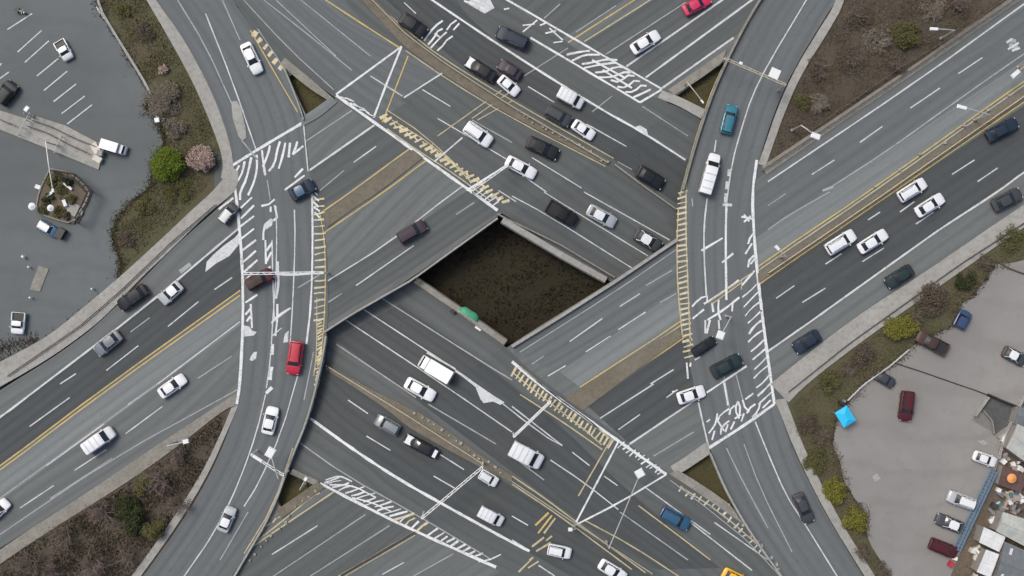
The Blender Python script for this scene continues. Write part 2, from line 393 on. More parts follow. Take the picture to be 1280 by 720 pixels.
def road(key, L, Rr, mat, label, n=260, m=28, e=(True, True), name='road'):
    LL, RR = L, Rr
    if e[0] and e[1]: LL, RR = ext(L), ext(Rr)
    elif e[0]: LL, RR = ext(L)[:-1], ext(Rr)[:-1]
    elif e[1]: LL, RR = ext(L)[1:], ext(Rr)[1:]
    zf, off = SURF[key]
    o = ribbon(name, LL, RR, mat, zf, off, .6, n, m); ROAD[key] = struct(o, label, 'road')
road('s1', L1, R1, M['asp'], 'wide dual highway running up from the left edge, passing under the left curved ramp')
road('s2', L2, R2, M['asp'], 'wide dual highway climbing to the right edge, passing below the right curved ramp')
road('s3', L3, R3, M['asp_mid'], 'diagonal highway running down from the top left with queueing traffic', e=(True, False))
road('s4', L4, R4, M['asp_mid'], 'diagonal highway running down to the bottom edge below the dark opening', e=(False, True))
road('r5', L5, R5, M['asp_ramp'], 'curved ramp sweeping down the left half across the highway')
road('r6', L6, R6, M['asp_ramp'], 'curved ramp sweeping down the right half across the highway')
def lane(key, L, Rr, mat, k=1, n=70, m=4, zo=.006):
    if key in ('s3', 's4'): n, m, zo = 200, 16, .012
    zf, off = SURF[key]; ribbon('asphalt_lane', L, Rr, mat, zf, off + zo * k, 0, n, m, ROAD[key], 1)
# resurfaced darker / lighter carriageways
lane('s1', [(-60, 565), (55, 480), (180, 385), (302, 284)], [(-60, 622), (0, 582), (127, 486), (302, 362)], M['asp_dark'])
lane('s1', [(388, 213), (467, 158), (640, 40)], [(398, 266), (517, 180), (700, 52)], M['asp_mid'])
lane('s1', [(-60, 628), (0, 588), (127, 492), (302, 368)], [(-60, 668), (0, 627), (197, 482), (302, 405)], M['asp_light'])
lane('s1', [(408, 353), (487, 304), (640, 200)], [(400, 410), (515, 338), (628, 262)], M['asp_mid'], 2)
lane('s1', [(730, 54), (813, 2), (900, -60)], [(825, 112), (917, 47), (1010, -30)], M['asp_mid'])
lane('s1', [(640, 0), (700, -50), (760, -90)], [(700, 50), (780, 0), (860, -60)], M['asp_mid'], 2)
lane('s2', [(735, 508), (852, 425), (960, 347), (1117, 240), (1380, 66)], [(787, 555), (857, 508), (960, 440), (1160, 297), (1380, 148)], M['asp_dark'])
lane('s2', [(700, 465), (773, 414), (960, 287), (1107, 192), (1380, 8)], [(725, 484), (850, 403), (960, 325), (1280, 103), (1380, 36)], M['asp_light'])
lane('s2', [(420, 612), (340, 668), (260, 725)], [(520, 662), (400, 738), (320, 790)], M['asp_mid'])
lane('s2', [(640, 440), (765, 362), (960, 228), (1153, 97), (1380, -60)], [(690, 462), (800, 392), (960, 285), (1107, 190), (1380, 4)], M['asp_ramp'])
lane('s3', [(440, -40), (553, 66), (640, 122), (767, 198), (850, 258)], [(540, -40), (600, 40), (700, 105), (800, 165), (870, 205)], M['asp_dark'])
lane('s3', [(500, 124), (600, 200), (680, 262), (790, 340)], [(560, 88), (660, 165), (757, 214), (842, 268)], M['asp_mid'], 2)
lane('s3', [(200, -130), (300, -5), (414, 112), (470, 152)], [(400, -60), (440, 20), (500, 60), (560, 95)], M['asp_ramp'])
lane('s4', [(395, 440), (445, 484), (500, 519), (603, 585), (715, 655), (860, 750)], [(385, 520), (443, 563), (500, 600), (553, 630), (640, 678), (800, 770)], M['asp_dark'])
lane('s4', [(500, 380), (600, 450), (700, 530), (780, 610), (900, 710)], [(420, 425), (520, 500), (640, 590), (722, 650), (820, 712)], M['asp_dark'], 2)

# ------------------------------------------------------------------ painted markings
MK = {}; KC = [0]
def stroke(key, kind, pts, wpx, jit=.12):
    mb = MK.setdefault((key, kind), MB()); KC[0] += 1
    L_ = plen(pts); n = max(2, int(L_ / 7) + 1); P = resample(pts, n); vs = []
    z0 = (.045 if key in ('s3', 's4') else .020) + (KC[0] % 29) * .0005
    for i, p in enumerate(P):
        q0 = P[max(0, i - 1)]; q1 = P[min(n - 1, i + 1)]
        tx, ty = q1[0] - q0[0], q1[1] - q0[1]; l = math.hypot(tx, ty) or 1; nx, ny = -ty / l, tx / l
        ww = wpx / 2 * (1 + random.uniform(-jit, jit) * 1.5)
        for s in (1, -1):
            x, y = p[0] + nx * ww * s, p[1] + ny * ww * s
            vs.append(W(x, y, surf_z(key, x, y) + z0))
    mb.add(vs, [(2 * i, 2 * i + 1, 2 * i + 3, 2 * i + 2) for i in range(n - 1)])
def lines(key, kind, wpx, T, lst, sm=1):
    ox, oy, s = T
    if kind == 'h': wpx *= 1.12
    for l in lst:
        p = [(ox + x / s, oy + y / s) for x, y in l]
        if len(p) > 2 and sm: p = smooth_path(p, sm)
        stroke(key, kind, p, wpx)
def blob(key, kind, pts, T=(0, 0, 1)):
    ox, oy, s = T; mb = MK.setdefault((key, kind), MB()); KC[0] += 1; z0 = (.045 if key in ('s3', 's4') else .020) + (KC[0] % 29) * .0005
    P = [(ox + x / s, oy + y / s) for x, y in pts]
    vs = [W(x, y, surf_z(key, x, y) + z0) for x, y in P]; n = len(vs)
    if sum(vs[i].x * vs[(i + 1) % n].y - vs[(i + 1) % n].x * vs[i].y for i in range(n)) < 0: vs.reverse()
    mb.add(vs, [tuple(range(n))])
def comb(key, kind, path, step, va, vb, wpx, jit=1.0):
    n = max(2, int(plen(path) / step) + 1)
    for p in resample(path, n):
        j = lambda: random.uniform(-jit, jit)
        a = (p[0] + va[0] + j(), p[1] + va[1] + j()); b = (p[0] + vb[0] + j(), p[1] + vb[1] + j())
        c = ((a[0] + b[0]) / 2 + j(), (a[1] + b[1]) / 2 + j())
        stroke(key, kind, [a, c, b], wpx * random.uniform(.75, 1.25), .25)
I = (0, 0, 1); TA = (0, 0, 3); TB = (320, 0, 3); TC = (640, 0, 3); TD = (960, 0, 3)
TE = (0, 240, 3); TF = (320, 240, 3); TG = (640, 240, 3); TH = (960, 240, 3)
TI = (0, 480, 3); TJ = (320, 480, 3); TK = (640, 480, 3); TL = (960, 480, 3)
# highway one
lines('s1', 'w', 2.4, I, [[(-80, 578), (0, 522), (55, 480), (180, 385), (300, 284)], [(355, 235), (467, 157), (620, 50)], [(783, 83), (903, 0), (980, -55)], [(807, 97), (940, 0), (1010, -52)], [(825, 112), (917, 47)]])
lines('s1', 'f', 1.3, I, [[(163, 415), (187, 397)], [(377, 180), (440, 138)], [(-80, 680), (0, 623), (197, 480)], [(0, 668), (140, 573), (297, 487)], [(400, 238), (430, 213)], [(757, 68), (857, 3)],
      [(680, 23), (700, 5)], [(720, 40), (770, 7)], [(247, 473), (290, 445)], [(410, 378), (427, 367)], [(570, 268), (593, 253)], [(63, 623), (140, 573)]])
lines('s1', 'w', 1.4, I, [[(133, 463), (173, 432)], [(210, 408), (248, 377)], [(268, 362), (290, 347)], [(75, 480), (95, 467)], [(37, 533), (87, 497)], [(-60, 600), (-20, 572)], [(197, 480), (300, 402)],
      [(25, 635), (67, 607)], [(93, 588), (133, 562)], [(157, 542), (203, 508)], [(442, 203), (470, 183)], [(408, 352), (487, 303), (567, 240), (610, 212)], [(445, 357), (517, 307)], [(58, 582), (130, 530)], [(160, 506), (200, 478)]])
lines('s1', 'y', 1.5, I, [[(-80, 638), (0, 583), (127, 487), (300, 363)], [(-80, 644), (0, 588), (127, 492), (300, 369)], [(398, 268), (440, 239), (517, 182), (560, 152)], [(402, 293), (480, 240), (537, 197), (580, 170)], [(710, 53), (793, 0), (860, -44)]])
lines('s1', 'c', 1.6, I, [[(730, 52), (813, 0), (880, -44)]])
blob('s1', 'w', [(770, 300), (775, 262), (800, 235), (840, 200), (880, 172), (900, 148), (900, 192), (860, 240), (810, 268)], TE)
lines('s1', 'f', 5, I, [[(225, 340), (238, 330)]])
# highway three
lines('s3', 'e', 3.5, I, [[(420, 119), (520, 190), (622, 263)]])
lines('s3', 'e', 2.5, I, [[(420, 118), (502, 58)], [(502, 58), (485, 100), (467, 147)], [(600, -18), (640, 3), (720, 50), (827, 111)], [(663, 47), (800, 128)], [(800, 128), (827, 112)], [(500, -28), (540, 0), (640, 67), (750, 136), (803, 165), (857, 200)], [(583, 238), (633, 207)]])
lines('s3', 'w', 1.8, I, [[(505, 122), (558, 88)], [(543, 202), (578, 172)]])
lines('s3', 'w', 1.3, I, [[(660, 108), (693, 128)], [(733, 155), (783, 183)], [(640, 245), (683, 268), (793, 337)], [(680, 240), (720, 265), (810, 320)], [(730, 240), (837, 300)], [(665, 197), (727, 235)], [(650, 217), (683, 240)], [(505, 3), (520, 17)],
      [(528, 112), (563, 133)], [(547, 148), (640, 203)], [(463, 95), (503, 120)], [(623, 238), (645, 252)]])
lines('s3', 'f', 1.2, I, [[(772, 202), (790, 212)], [(803, 133), (860, 170)], [(655, 95), (710, 60)], [(740, 140), (765, 120)], [(330, 0), (400, 55), (440, 88)], [(370, -5), (463, 70)], [(300, -5), (360, 60), (417, 112)], [(590, 150), (640, 178)], [(345, 0), (420, 70)]])
lines('s3', 'y', 1.6, I, [[(510, 70), (478, 153)], [(407, 0), (453, 30), (500, 60)]])
lines('s3', 'c', 1.2, I, [[(483, 137), (530, 168), (587, 222)], [(490, 150), (540, 180), (590, 228)], [(547, 170), (627, 113)], [(590, 148), (636, 116)], [(597, 150), (640, 126)], [(460, -5), (507, 37), (553, 73), (640, 126), (767, 198)], [(507, 63), (560, 100), (640, 148), (757, 208)]])
comb('s3', 'c2', [(470, 149), (520, 184), (562, 214), (622, 256)], 7.6, (4, -2), (14, -6), 3.2, 1.2)
comb('s3', 'c2', [(480, 149), (530, 182), (600, 232)], 11, (1, -3), (6, 3), 2.2, 1.2)
lines('s3', 'c', 1.3, I, [[(484, 161), (522, 188), (566, 216), (612, 250)]])
comb('s3', 'h', [(430, 121), (465, 144)], 4.2, (-3, -1), (5, 2), 1.4, 1.5)
comb('s3', 'h', [(598, 240), (620, 252)], 6, (-4, 4), (6, -4), 1.8, 1.0)
lines('s3', 'h', 2.2, TC, [[(205, 205), (250, 195), (292, 190)], [(225, 228), (270, 205), (330, 205)], [(262, 240), (300, 235), (352, 222), (395, 225)], [(270, 255), (340, 240), (390, 235)], [(312, 272), (360, 268), (385, 250), (422, 252)],
      [(325, 290), (380, 290), (420, 268), (445, 272)], [(370, 300), (405, 310), (430, 280), (460, 285)], [(395, 325), (430, 330), (455, 300), (480, 305)], [(425, 345), (460, 345), (480, 318), (505, 322)], [(455, 365), (490, 350), (520, 335)], [(300, 225), (420, 290)], [(340, 262), (450, 330)]])
lines('s3', 'h', 1.6, TC, [[(105, 95), (130, 85)], [(125, 125), (165, 115)], [(140, 105), (190, 150)], [(155, 160), (190, 155)], [(95, 75), (40, 120)], [(40, 95), (85, 90)]])
blob('s3', 'w', [(590, 0), (612, -2), (618, 10), (606, 17), (592, 9), (580, 2)])
lines('s3', 'h', 1.8, (480, 0, 6), [[(600, 5), (690, 35), (760, 75)], [(640, -20), (720, 20)], [(900, 70), (940, 62)]])
lines('s3', 'h', 2.0, (480, 0, 6), [[(300, 305), (345, 240), (400, 180), (440, 155)], [(330, 335), (380, 280), (395, 235), (440, 215)], [(350, 360), (395, 310), (440, 265), (470, 240)], [(470, 225), (500, 180), (545, 150)], [(520, 225), (565, 175)], [(400, 380), (455, 330), (480, 285), (515, 270)], [(380, 250), (420, 280)]])
# loose paint splashes
blob('s3', 'w', [(455, 478), (480, 470), (505, 485), (512, 512), (490, 500), (470, 490)], TC)
# highway four
lines('s4', 'e', 3.4, I, [[(640, 452), (673, 480), (740, 528), (833, 593)], [(400, 604), (450, 630), (510, 660), (620, 709)], [(388, 523), (443, 563), (500, 600), (553, 630), (640, 678), (662, 689)]])
lines('s4', 'e', 2.2, I, [[(833, 593), (775, 628), (718, 657)], [(773, 552), (720, 653)]])
lines('s4', 'w', 1.4, I, [[(432, 400), (553, 480), (640, 540)], [(455, 387), (597, 480), (680, 545), (703, 557)], [(435, 500), (460, 517)], [(458, 545), (488, 563)], [(542, 595), (568, 610)], [(550, 568), (580, 587)],
      [(688, 575), (730, 603), (773, 637)], [(715, 565), (737, 582)], [(755, 595), (772, 607)], [(805, 608), (853, 643), (888, 668)], [(863, 653), (940, 713)], [(893, 653), (960, 700)], [(640, 508), (703, 557)], [(690, 500), (643, 545)]])
lines('s4', 'f', 1.5, I, [[(473, 370), (610, 457), (640, 475)], [(373, 552), (430, 593), (520, 643), (612, 698)], [(420, 430), (480, 470), (520, 497)], [(535, 505), (620, 555)], [(775, 640), (860, 700)], [(680, 600), (640, 570)]])
lines('s4', 'c', 1.5, I, [[(765, 547), (723, 620)], [(798, 632), (845, 667), (888, 700)], [(650, 493), (700, 525), (753, 562)], [(407, 457), (450, 480)], [(640, 595), (680, 622), (717, 650), (807, 716)], [(730, 650), (790, 682), (860, 728)], [(640, 605), (700, 645), (790, 712)], [(850, 608), (900, 640), (960, 692)]])
comb('s4', 'c2', [(646, 460), (675, 485), (720, 518), (766, 550)], 6.2, (0, 0), (-6, 10), 2.6, 1.0)
lines('s4', 'c', 1.4, I, [[(650, 458), (690, 492), (735, 524), (762, 548)], [(640, 465), (680, 498), (725, 532), (752, 556)]])
comb('s4', 'h', [(776, 556), (825, 589)], 5.5, (-3, 4), (5, -2), 1.5, 1.8)
_up = resample([(403, 596), (428, 593), (520, 643), (608, 694)], 60); _lo = resample([(404, 605), (450, 630), (510, 660), (616, 706)], 60)
_rs = random.getstate(); random.seed(5)
for k_ in range(2, 58, 2):
    a, b = _lo[max(0, k_ - 3)], _up[min(59, k_ + (4 if k_ < 30 else 1))]
    if random.random() < .08: continue
    t0, t1 = random.uniform(0, .25), random.uniform(.7, 1.0); q = lambda t: (a[0] + (b[0] - a[0]) * t, a[1] + (b[1] - a[1]) * t)
    p0, p1 = q(t0), q(t1); mid = ((p0[0] + p1[0]) / 2 + random.uniform(-1.5, 1.5), (p0[1] + p1[1]) / 2 + random.uniform(-1.5, 1.5))
    stroke('s4', 'h' if k_ not in (28, 32, 36) else 'c2', smooth_path([(p0[0] - random.uniform(0, 3), p0[1] - random.uniform(-1, 1)), mid, (p1[0] + random.uniform(0, 4), p1[1] + random.uniform(0, 1.5))], 1), random.uniform(1.3, 2.3) if k_ < 28 else random.uniform(1.8, 3.0), .25)
random.setstate(_rs)
lines('s4', 'h', 1.6, I, [[(407, 600), (425, 594), (440, 602)], [(412, 606), (440, 606), (470, 622)], [(440, 622), (465, 628), (490, 640)], [(598, 702), (612, 700), (626, 693)]])
lines('s4', 'y', 2.4, (640, 580, 6), [[(175, 460), (275, 365)], [(195, 520), (300, 385)]])
lines('s4', 'c', 2.2, (640, 580, 6), [[(240, 520), (325, 405)], [(150, 620), (240, 550)], [(180, 655), (290, 590)], [(255, 575), (300, 540)], [(130, 720), (160, 700)]])
lines('s4', 'c', 2.0, TK, [[(25, 705), (75, 655)], [(60, 690), (100, 665)]])
lines('s4', 'w', 1.6, TK, [[(100, 680), (160, 720)], [(0, 585), (50, 615)], [(0, 495), (60, 530)]])
comb('s4', 'w', [(850, 612), (905, 640), (950, 690)], 9, (-2, 3), (3, -3), 2.0, 2.0)
blob('s4', 'w', [(738, 250), (780, 262), (850, 310), (915, 350), (890, 365), (845, 345), (790, 355), (770, 330)], (440, 430, 4.8))
lines('s4', 'w', 2.6, (440, 430, 4.8), [[(620, 160), (700, 215), (750, 258)], [(450, 50), (620, 150)]])
# highway two
lines('s2', 'c', 1.8, I, [[(417, 615), (320, 680), (260, 722)], [(310, 684), (345, 658), (400, 612)]])
comb('s2', 'c', [(312, 672), (345, 650), (395, 618)], 9, (-2, 2), (4, -3), 2.2, 1.5)
lines('s2', 'w', 1.4, I, [[(340, 693), (397, 657)], [(478, 718), (505, 703)], [(712, 427), (753, 398)], [(775, 383), (800, 367)], [(732, 440), (763, 420)], [(773, 412), (807, 390)], [(685, 470), (707, 457)],
      [(813, 480), (842, 462)], [(773, 537), (800, 518)], [(750, 523), (817, 480)], [(833, 497), (847, 487)], [(1015, 218), (1043, 200)], [(1075, 178), (1103, 158)], [(1138, 135), (1175, 110)], [(1198, 92), (1228, 72)],
      [(970, 373), (993, 357)], [(1003, 378), (1032, 360)], [(1032, 330), (1052, 317)], [(1078, 327), (1105, 310)], [(1125, 265), (1143, 252)], [(1145, 280), (1167, 265)], [(1190, 218), (1218, 200)], [(1222, 227), (1247, 210)], [(1085, 275), (1100, 265)]])
lines('s2', 'f', 1.3, I, [[(330, 728), (457, 643)], [(388, 720), (487, 657)], [(517, 720), (567, 692)], [(807, 357), (840, 338)], [(825, 378), (845, 367)], [(960, 257), (982, 242)], [(960, 287), (987, 268), (1037, 240)], [(817, 570), (867, 540)], [(665, 455), (680, 445)], [(650, 440), (770, 364), (845, 312)]])
lines('s2', 'f', 1.6, I, [[(1040, 233), (1107, 190), (1193, 128), (1280, 67), (1360, 14)]])
lines('s2', 'w', 1.8, I, [[(960, 227), (1153, 97), (1277, 7), (1360, -52)]])
lines('s2', 'w', 2.3, I, [[(787, 555), (857, 508), (960, 440), (1160, 297), (1180, 283), (1247, 240), (1280, 215), (1360, 162)]])
lines('s2', 'y', 1.5, I, [[(725, 484), (850, 403), (960, 324), (1087, 239), (1280, 101), (1360, 48)], [(767, 480), (852, 425), (960, 347), (1117, 240), (1280, 127), (1360, 74)]])
lines('s2', 'c', 1.4, I, [[(730, 488), (850, 408), (960, 329), (1092, 240), (1280, 106), (1360, 52)]])
lines('s2', 'c', 1.2, I, [[(423, 720), (517, 665)], [(428, 722), (519, 669)]])
lines('s2', 'w', 1.6, (840, 400, 6), [[(550, 600), (610, 550)]])
lines('s2', 'f', 5, TD, [[(905, 165), (935, 180)], [(910, 150), (930, 155)]])
lines('s2', 'w', 2.6, TD, [[(895, 160), (915, 145)], [(900, 185), (940, 160)], [(915, 190), (945, 180)]])
lines('s2', 'f', 3.2, TD, [[(205, 715), (245, 700)]])
# left curved ramp
lines('r5', 'e', 3.4, I, [[(290, 207), (297, 260), (303, 330), (304, 400), (300, 480), (296, 505)], [(290, 207), (330, 182), (381, 152)]])
lines('r5', 'w', 1.5, I, [[(379, 150), (385, 214)], [(345, 258), (346, 300), (345, 345), (341, 400), (338, 450), (333, 485)], [(340, 300), (341, 350), (343, 400)], [(368, 262), (369, 300), (366, 380), (362, 438)],
      [(332, 493), (321, 540), (300, 600), (272, 660), (220, 735)], [(372, 470), (352, 540), (323, 605), (305, 633)], [(257, 17), (290, 100), (320, 187)], [(339, 404), (363, 385)], [(340, 420), (352, 410)]])
lines('r5', 'f', 1.4, I, [[(222, 0), (257, 57), (290, 130)], [(278, 0), (300, 50)], [(334, 225), (338, 250)], [(302, 175), (322, 200)], [(275, 700), (310, 640)], [(405, 450), (385, 520)], [(392, 440), (380, 500)], [(372, 360), (400, 343)]])
lines('r5', 'w', 3.4, (260, 300, 6), [[(525, 255), (650, 262), (780, 248), (800, 240)], [(520, 160), (522, 240), (530, 330), (510, 440)]])
lines('r5', 'e', 2.3, I, [[(390, 242), (391, 300), (389, 380), (383, 430)]])
lines('r5', 'y', 1.2, I, [[(399, 262), (406, 300), (407, 360), (404, 420), (400, 450)]])
lines('r5', 'c', 1.2, I, [[(396, 372), (396, 440), (392, 470)]])
comb('r5', 'c2', [(397, 250), (399, 300), (399, 372), (398, 400)], 8.2, (-6, 1), (8, -1), 1.8, .9)
comb('r5', 'c2', [(399, 400), (399, 440), (395, 480)], 4.0, (-2, 2), (4, -2), 1.8, 1.6)
comb('r5', 'h', [(391, 240), (394, 268)], 6, (-1, -2), (6, 4), 2.4, 1)
lines('r5', 'h', 2.4, (260, 180, 6), [[(195, 235), (235, 160)], [(205, 300), (255, 230), (275, 130)], [(240, 420), (240, 360), (290, 260), (325, 100)], [(300, 385), (345, 290), (370, 180), (365, 80)], [(430, 235), (415, 150), (405, 45)], [(410, 170), (450, 80), (465, 10)],
      [(455, 205), (500, 150), (520, 40), (540, -20)], [(530, 185), (560, 90), (580, -10)], [(605, 100), (615, -10)], [(635, 80), (665, 10), (670, -20)], [(640, 75), (715, 15)]])
lines('r5', 'h', 2.2, (260, 180, 6), [[(245, 480), (330, 400)], [(245, 560), (345, 460)], [(240, 620), (345, 540)], [(250, 710), (345, 635)], [(575, 345), (725, 235)], [(650, 250), (712, 185)], [(400, 465), (440, 465), (500, 415)], [(470, 510), (470, 470)], [(500, 460), (518, 540), (515, 575), (490, 575)], [(415, 720), (415, 620), (480, 565)], [(80, 490), (190, 405)]])
blob('r5', 'w', [(412, 640), (420, 600), (470, 558), (488, 570), (480, 610), (440, 640)], (260, 180, 6))
lines('r5', 'h', 2.2, (260, 300, 6), [[(255, 80), (360, 0)], [(265, 165), (360, 80)], [(270, 240), (370, 150)], [(275, 310), (330, 250)], [(280, 470), (370, 410)], [(320, 480), (325, 560), (330, 660)], [(280, 560), (320, 515)], [(290, 610), (320, 570)], [(430, 0), (435, 180)], [(480, 20), (440, 80)], [(475, 90), (440, 160)], [(470, 200), (440, 220)], [(520, 480), (520, 600), (505, 720)], [(480, 620), (520, 570), (620, 510)]])
blob('r5', 'w', [(270, 640), (310, 650), (330, 680), (365, 690), (345, 715), (270, 725)], (260, 300, 6))
blob('r5', 'w', [(320, 155), (345, 120), (368, 118), (360, 170), (330, 188), (312, 180)], (260, 420, 6))
blob('r5', 'w', [(570, 10), (580, -20), (605, -40), (600, 45), (565, 50)], (260, 420, 6))
lines('r5', 'h', 3.6, (260, 420, 6), [[(485, 60), (480, 140)], [(478, 230), (465, 330)], [(435, 430), (455, 385), (480, 385)]])
lines('r5', 'c', 2.6, I, [[(408, 425), (400, 470), (388, 515)]])
comb('r5', 'c2', [(318, 42), (350, 84)], 9, (-2, 3), (3, -3), 5.0, 1)
lines('r5', 'y', 1.3, I, [[(313, 38), (340, 85), (372, 140)]])
lines('r5', 'f', 1.2, I, [[(322, 36), (356, 86), (382, 145)]])
lines('r5', 'c', 1.3, I, [[(366, 560), (342, 632), (305, 692)]])
# right curved ramp
lines('r6', 'e', 3.4, I, [[(946, 200), (940, 243), (943, 300), (947, 345), (956, 420), (968, 505)], [(968, 505), (930, 532), (886, 560)]])
lines('r6', 'e', 2.7, I, [[(908, 255), (907, 300), (908, 375)]])
lines('r6', 'w', 2.0, I, [[(884, 248), (880, 280), (880, 320), (883, 370)], [(873, 503), (879, 530), (886, 560)]])
lines('r6', 'w', 1.6, I, [[(1040, -55), (1008, 0), (960, 80), (940, 120), (927, 160), (915, 203), (908, 255)], [(944, 527), (960, 567), (983, 620), (1003, 650), (1045, 718), (1080, 775)], [(895, 175), (893, 190)]])
lines('r6', 'f', 1.3, I, [[(865, 248), (866, 258)], [(930, 555), (950, 610), (990, 690)], [(908, 560), (930, 605), (960, 660)], [(905, 470), (912, 510)], [(920, 468), (930, 505)]])
lines('r6', 'w', 3.6, (840, 160, 6), [[(430, 310), (425, 360)], [(415, 400), (408, 460)], [(405, 490), (400, 560)], [(380, 575), (450, 578)]])
lines('r6', 'h', 2.2, (840, 160, 6), [[(520, 665), (600, 680)], [(540, 650), (580, 700)], [(590, 660), (540, 705)]])
lines('r6', 'c', 1.6, I, [[(948, 5), (915, 62), (893, 105), (877, 150), (862, 200), (850, 245)], [(848, 262), (846, 300), (847, 360), (853, 420)], [(858, 215), (857, 280), (860, 360), (863, 430)]])
comb('r6', 'c2', [(853, 240), (852, 290), (854, 360), (858, 410), (861, 445)], 6.6, (-6, 2), (6, -1), 2.0, 1)
comb('r6', 'h', [(947, 355), (956, 420), (966, 490)], 10.5, (0, 0), (-18, 17), 2.0, 1.6)
lines('r6', 'h', 2.2, (840, 280, 6), [[(570, 150), (590, 90), (610, 70)], [(550, 225), (600, 145)], [(570, 325), (580, 260), (615, 235)], [(590, 300), (620, 260)], [(150, 620), (200, 565), (265, 525), (262, 590)], [(155, 710), (240, 640)], [(265, 720), (380, 650), (505, 550)], [(350, 570), (345, 660), (365, 720)], [(300, 590), (310, 660)], [(455, 590), (450, 655)], [(220, 200), (380, 105)], [(375, 290), (460, 220)], [(525, 460), (620, 350)], [(240, 600), (400, 500), (500, 420)]])
lines('r6', 'c', 1.4, (840, 280, 6), [[(270, 590), (400, 500), (610, 360)], [(300, 600), (520, 440)], [(520, 490), (525, 410)]])
lines('r6', 'h', 2.0, (840, 400, 6), [[(250, 0), (250, 100)], [(285, 0), (260, 100)], [(350, 0), (355, 70)], [(110, 320), (120, 440)], [(140, 320), (135, 350)], [(170, 300), (210, 275)], [(260, 545), (380, 465), (560, 345)], [(390, 470), (420, 640)], [(550, 595), (610, 550)], [(0, 540), (20, 535)]])
lines('r6', 'h', 1.9, (840, 500, 6), [[(275, 250), (330, 180), (340, 100)], [(340, 165), (360, 110), (430, 65)], [(365, 260), (370, 200), (430, 155)], [(345, 160), (390, 230)], [(430, 110), (440, 60), (470, 40)], [(500, 130), (470, 70), (495, 10)], [(495, 10), (515, 60), (500, 140)], [(530, 0), (545, 60), (580, 90)], [(560, 100), (590, 50), (625, 30)], [(625, 110), (655, 60), (665, 10)], [(680, 60), (740, 0)], [(520, 160), (540, 100)], [(300, 300), (320, 230)], [(440, 220), (470, 160)], [(260, 165), (285, 145)], [(420, 180), (400, 240)], [(470, 140), (520, 110)], [(600, 130), (640, 90)]])
# car park bays
lines('lot', 'w', 1.5, I, [[(9, 37), (40, 17)], [(22, 65), (52, 38)], [(31, 78), (61, 51)], [(46, 95), (73, 73)], [(55, 113), (84, 89)], [(67, 127), (95, 105)], [(77, 142), (106, 120)], [(84, 155), (115, 131)], [(-4, 101), (11, 90)], [(-3, 85), (2, 79)]])
lines('lot', 'w', 2.0, TA, [[(360, 25), (400, 80), (430, 130)], [(515, 265), (555, 330)]])
ROAD['lot'] = bpy.data.objects['car_park']
NAMES = {'p': ('asphalt_patch', 'patch'), 'j': ('deck_joint', 'joint'), 'c2': ('ladder_marking', 'creamb'), 'e': ('edge_marking', 'whiteb'), 'w': ('white_marking', 'white'), 'f': ('faded_marking', 'whitef'), 'y': ('yellow_marking', 'yellow'), 'c': ('cream_marking', 'cream'), 'h': ('hatch_marking', 'whiteb')}
for (key, kind), mbk in MK.items():
    nm, mt = NAMES[kind]; mbk.build(nm, M[mt], ROAD[key])

# ------------------------------------------------------------------ pavements and kerbs
PN = [0]
def pavement(path_a, path_b, label, zt=.13, mat='conc', zf=z_flat):
    PN[0] += 1; zt += PN[0] * .004
    o = ribbon('pavement', path_a, path_b, M[mat], zf, zt, .6, 90, 3); struct(o, label, 'pavement'); return o
pavement([(-600, 770), (0, 452), (60, 421), (107, 382), (150, 346), (210, 291), (240, 262), (262, 243), (281, 222), (286, 205)],
         [(-600, 815), (0, 484), (70, 443), (130, 398), (168, 355), (215, 311), (250, 276), (278, 252), (297, 238), (298, 215)], 'pale concrete pavement along the left highway beside the blue grey car park')
pavement([(140, -75), (183, 0), (208, 42), (240, 100), (262, 150), (280, 200), (276, 222)], [(150, -75), (194, 0), (228, 45), (262, 108), (283, 162), (293, 205), (288, 232)], 'narrow concrete pavement curving along the outside of the left ramp at top left')
pavement([(-600, 1110), (0, 685), (100, 622), (180, 567), (298, 490)], [(-600, 1130), (0, 704), (75, 655), (150, 609), (220, 560), (282, 510), (298, 506)], 'worn concrete shoulder along the lower side of the left highway', .1, 'conc_dirty')
pavement([(298, 506), (288, 530), (262, 590), (225, 652), (175, 722), (100, 820)], [(289, 510), (277, 540), (252, 592), (214, 652), (165, 720), (90, 815)], 'narrow concrete kerb strip beside the left ramp at the bottom left wood', .14)
pavement([(963, 480), (1060, 402), (1160, 338), (1280, 255), (1700, -20)], [(986, 503), (1010, 478), (1093, 415), (1193, 345), (1280, 283), (1700, 10)], 'broad pale concrete pavement along the lower side of the right highway', .13)
pavement([(968, 500), (974, 512), (992, 560), (1031, 640), (1087, 730), (1150, 830)], [(982, 498), (988, 515), (1007, 565), (1048, 648), (1100, 730), (1165, 830)], 'concrete pavement edging the right ramp at the bottom right', .14)
pavement([(1056, -75), (1048, 0), (1022, 40), (992, 90), (972, 135), (956, 182), (948, 205)], [(1068, -75), (1058, 0), (1034, 42), (1002, 92), (982, 137), (966, 182), (957, 208)], 'narrow concrete kerb strip beside the right ramp at the dark verge', .14)
pavement([(952, 208), (1050, 143), (1150, 76), (1270, -8), (1700, -300)], [(958, 218), (1052, 153), (1152, 86), (1272, 2), (1700, -290)], 'weedy brown concrete shoulder along the upper side of the right highway', .08, 'conc_dirty')
pavement([(822, 122), (848, 132), (876, 148)], [(828, 113), (850, 121), (882, 137)], 'short concrete ledge below the upper right grass triangle', .14)
pavement([(835, 112), (868, 90), (908, 62)], [(843, 119), (876, 98), (903, 78)], 'short concrete ledge above the upper right grass triangle', .14, 'conc_dirty')
pavement([(838, 583), (850, 576), (884, 552)], [(845, 594), (857, 588), (888, 567)], 'short concrete ledge above the lower right grass triangle', .14)
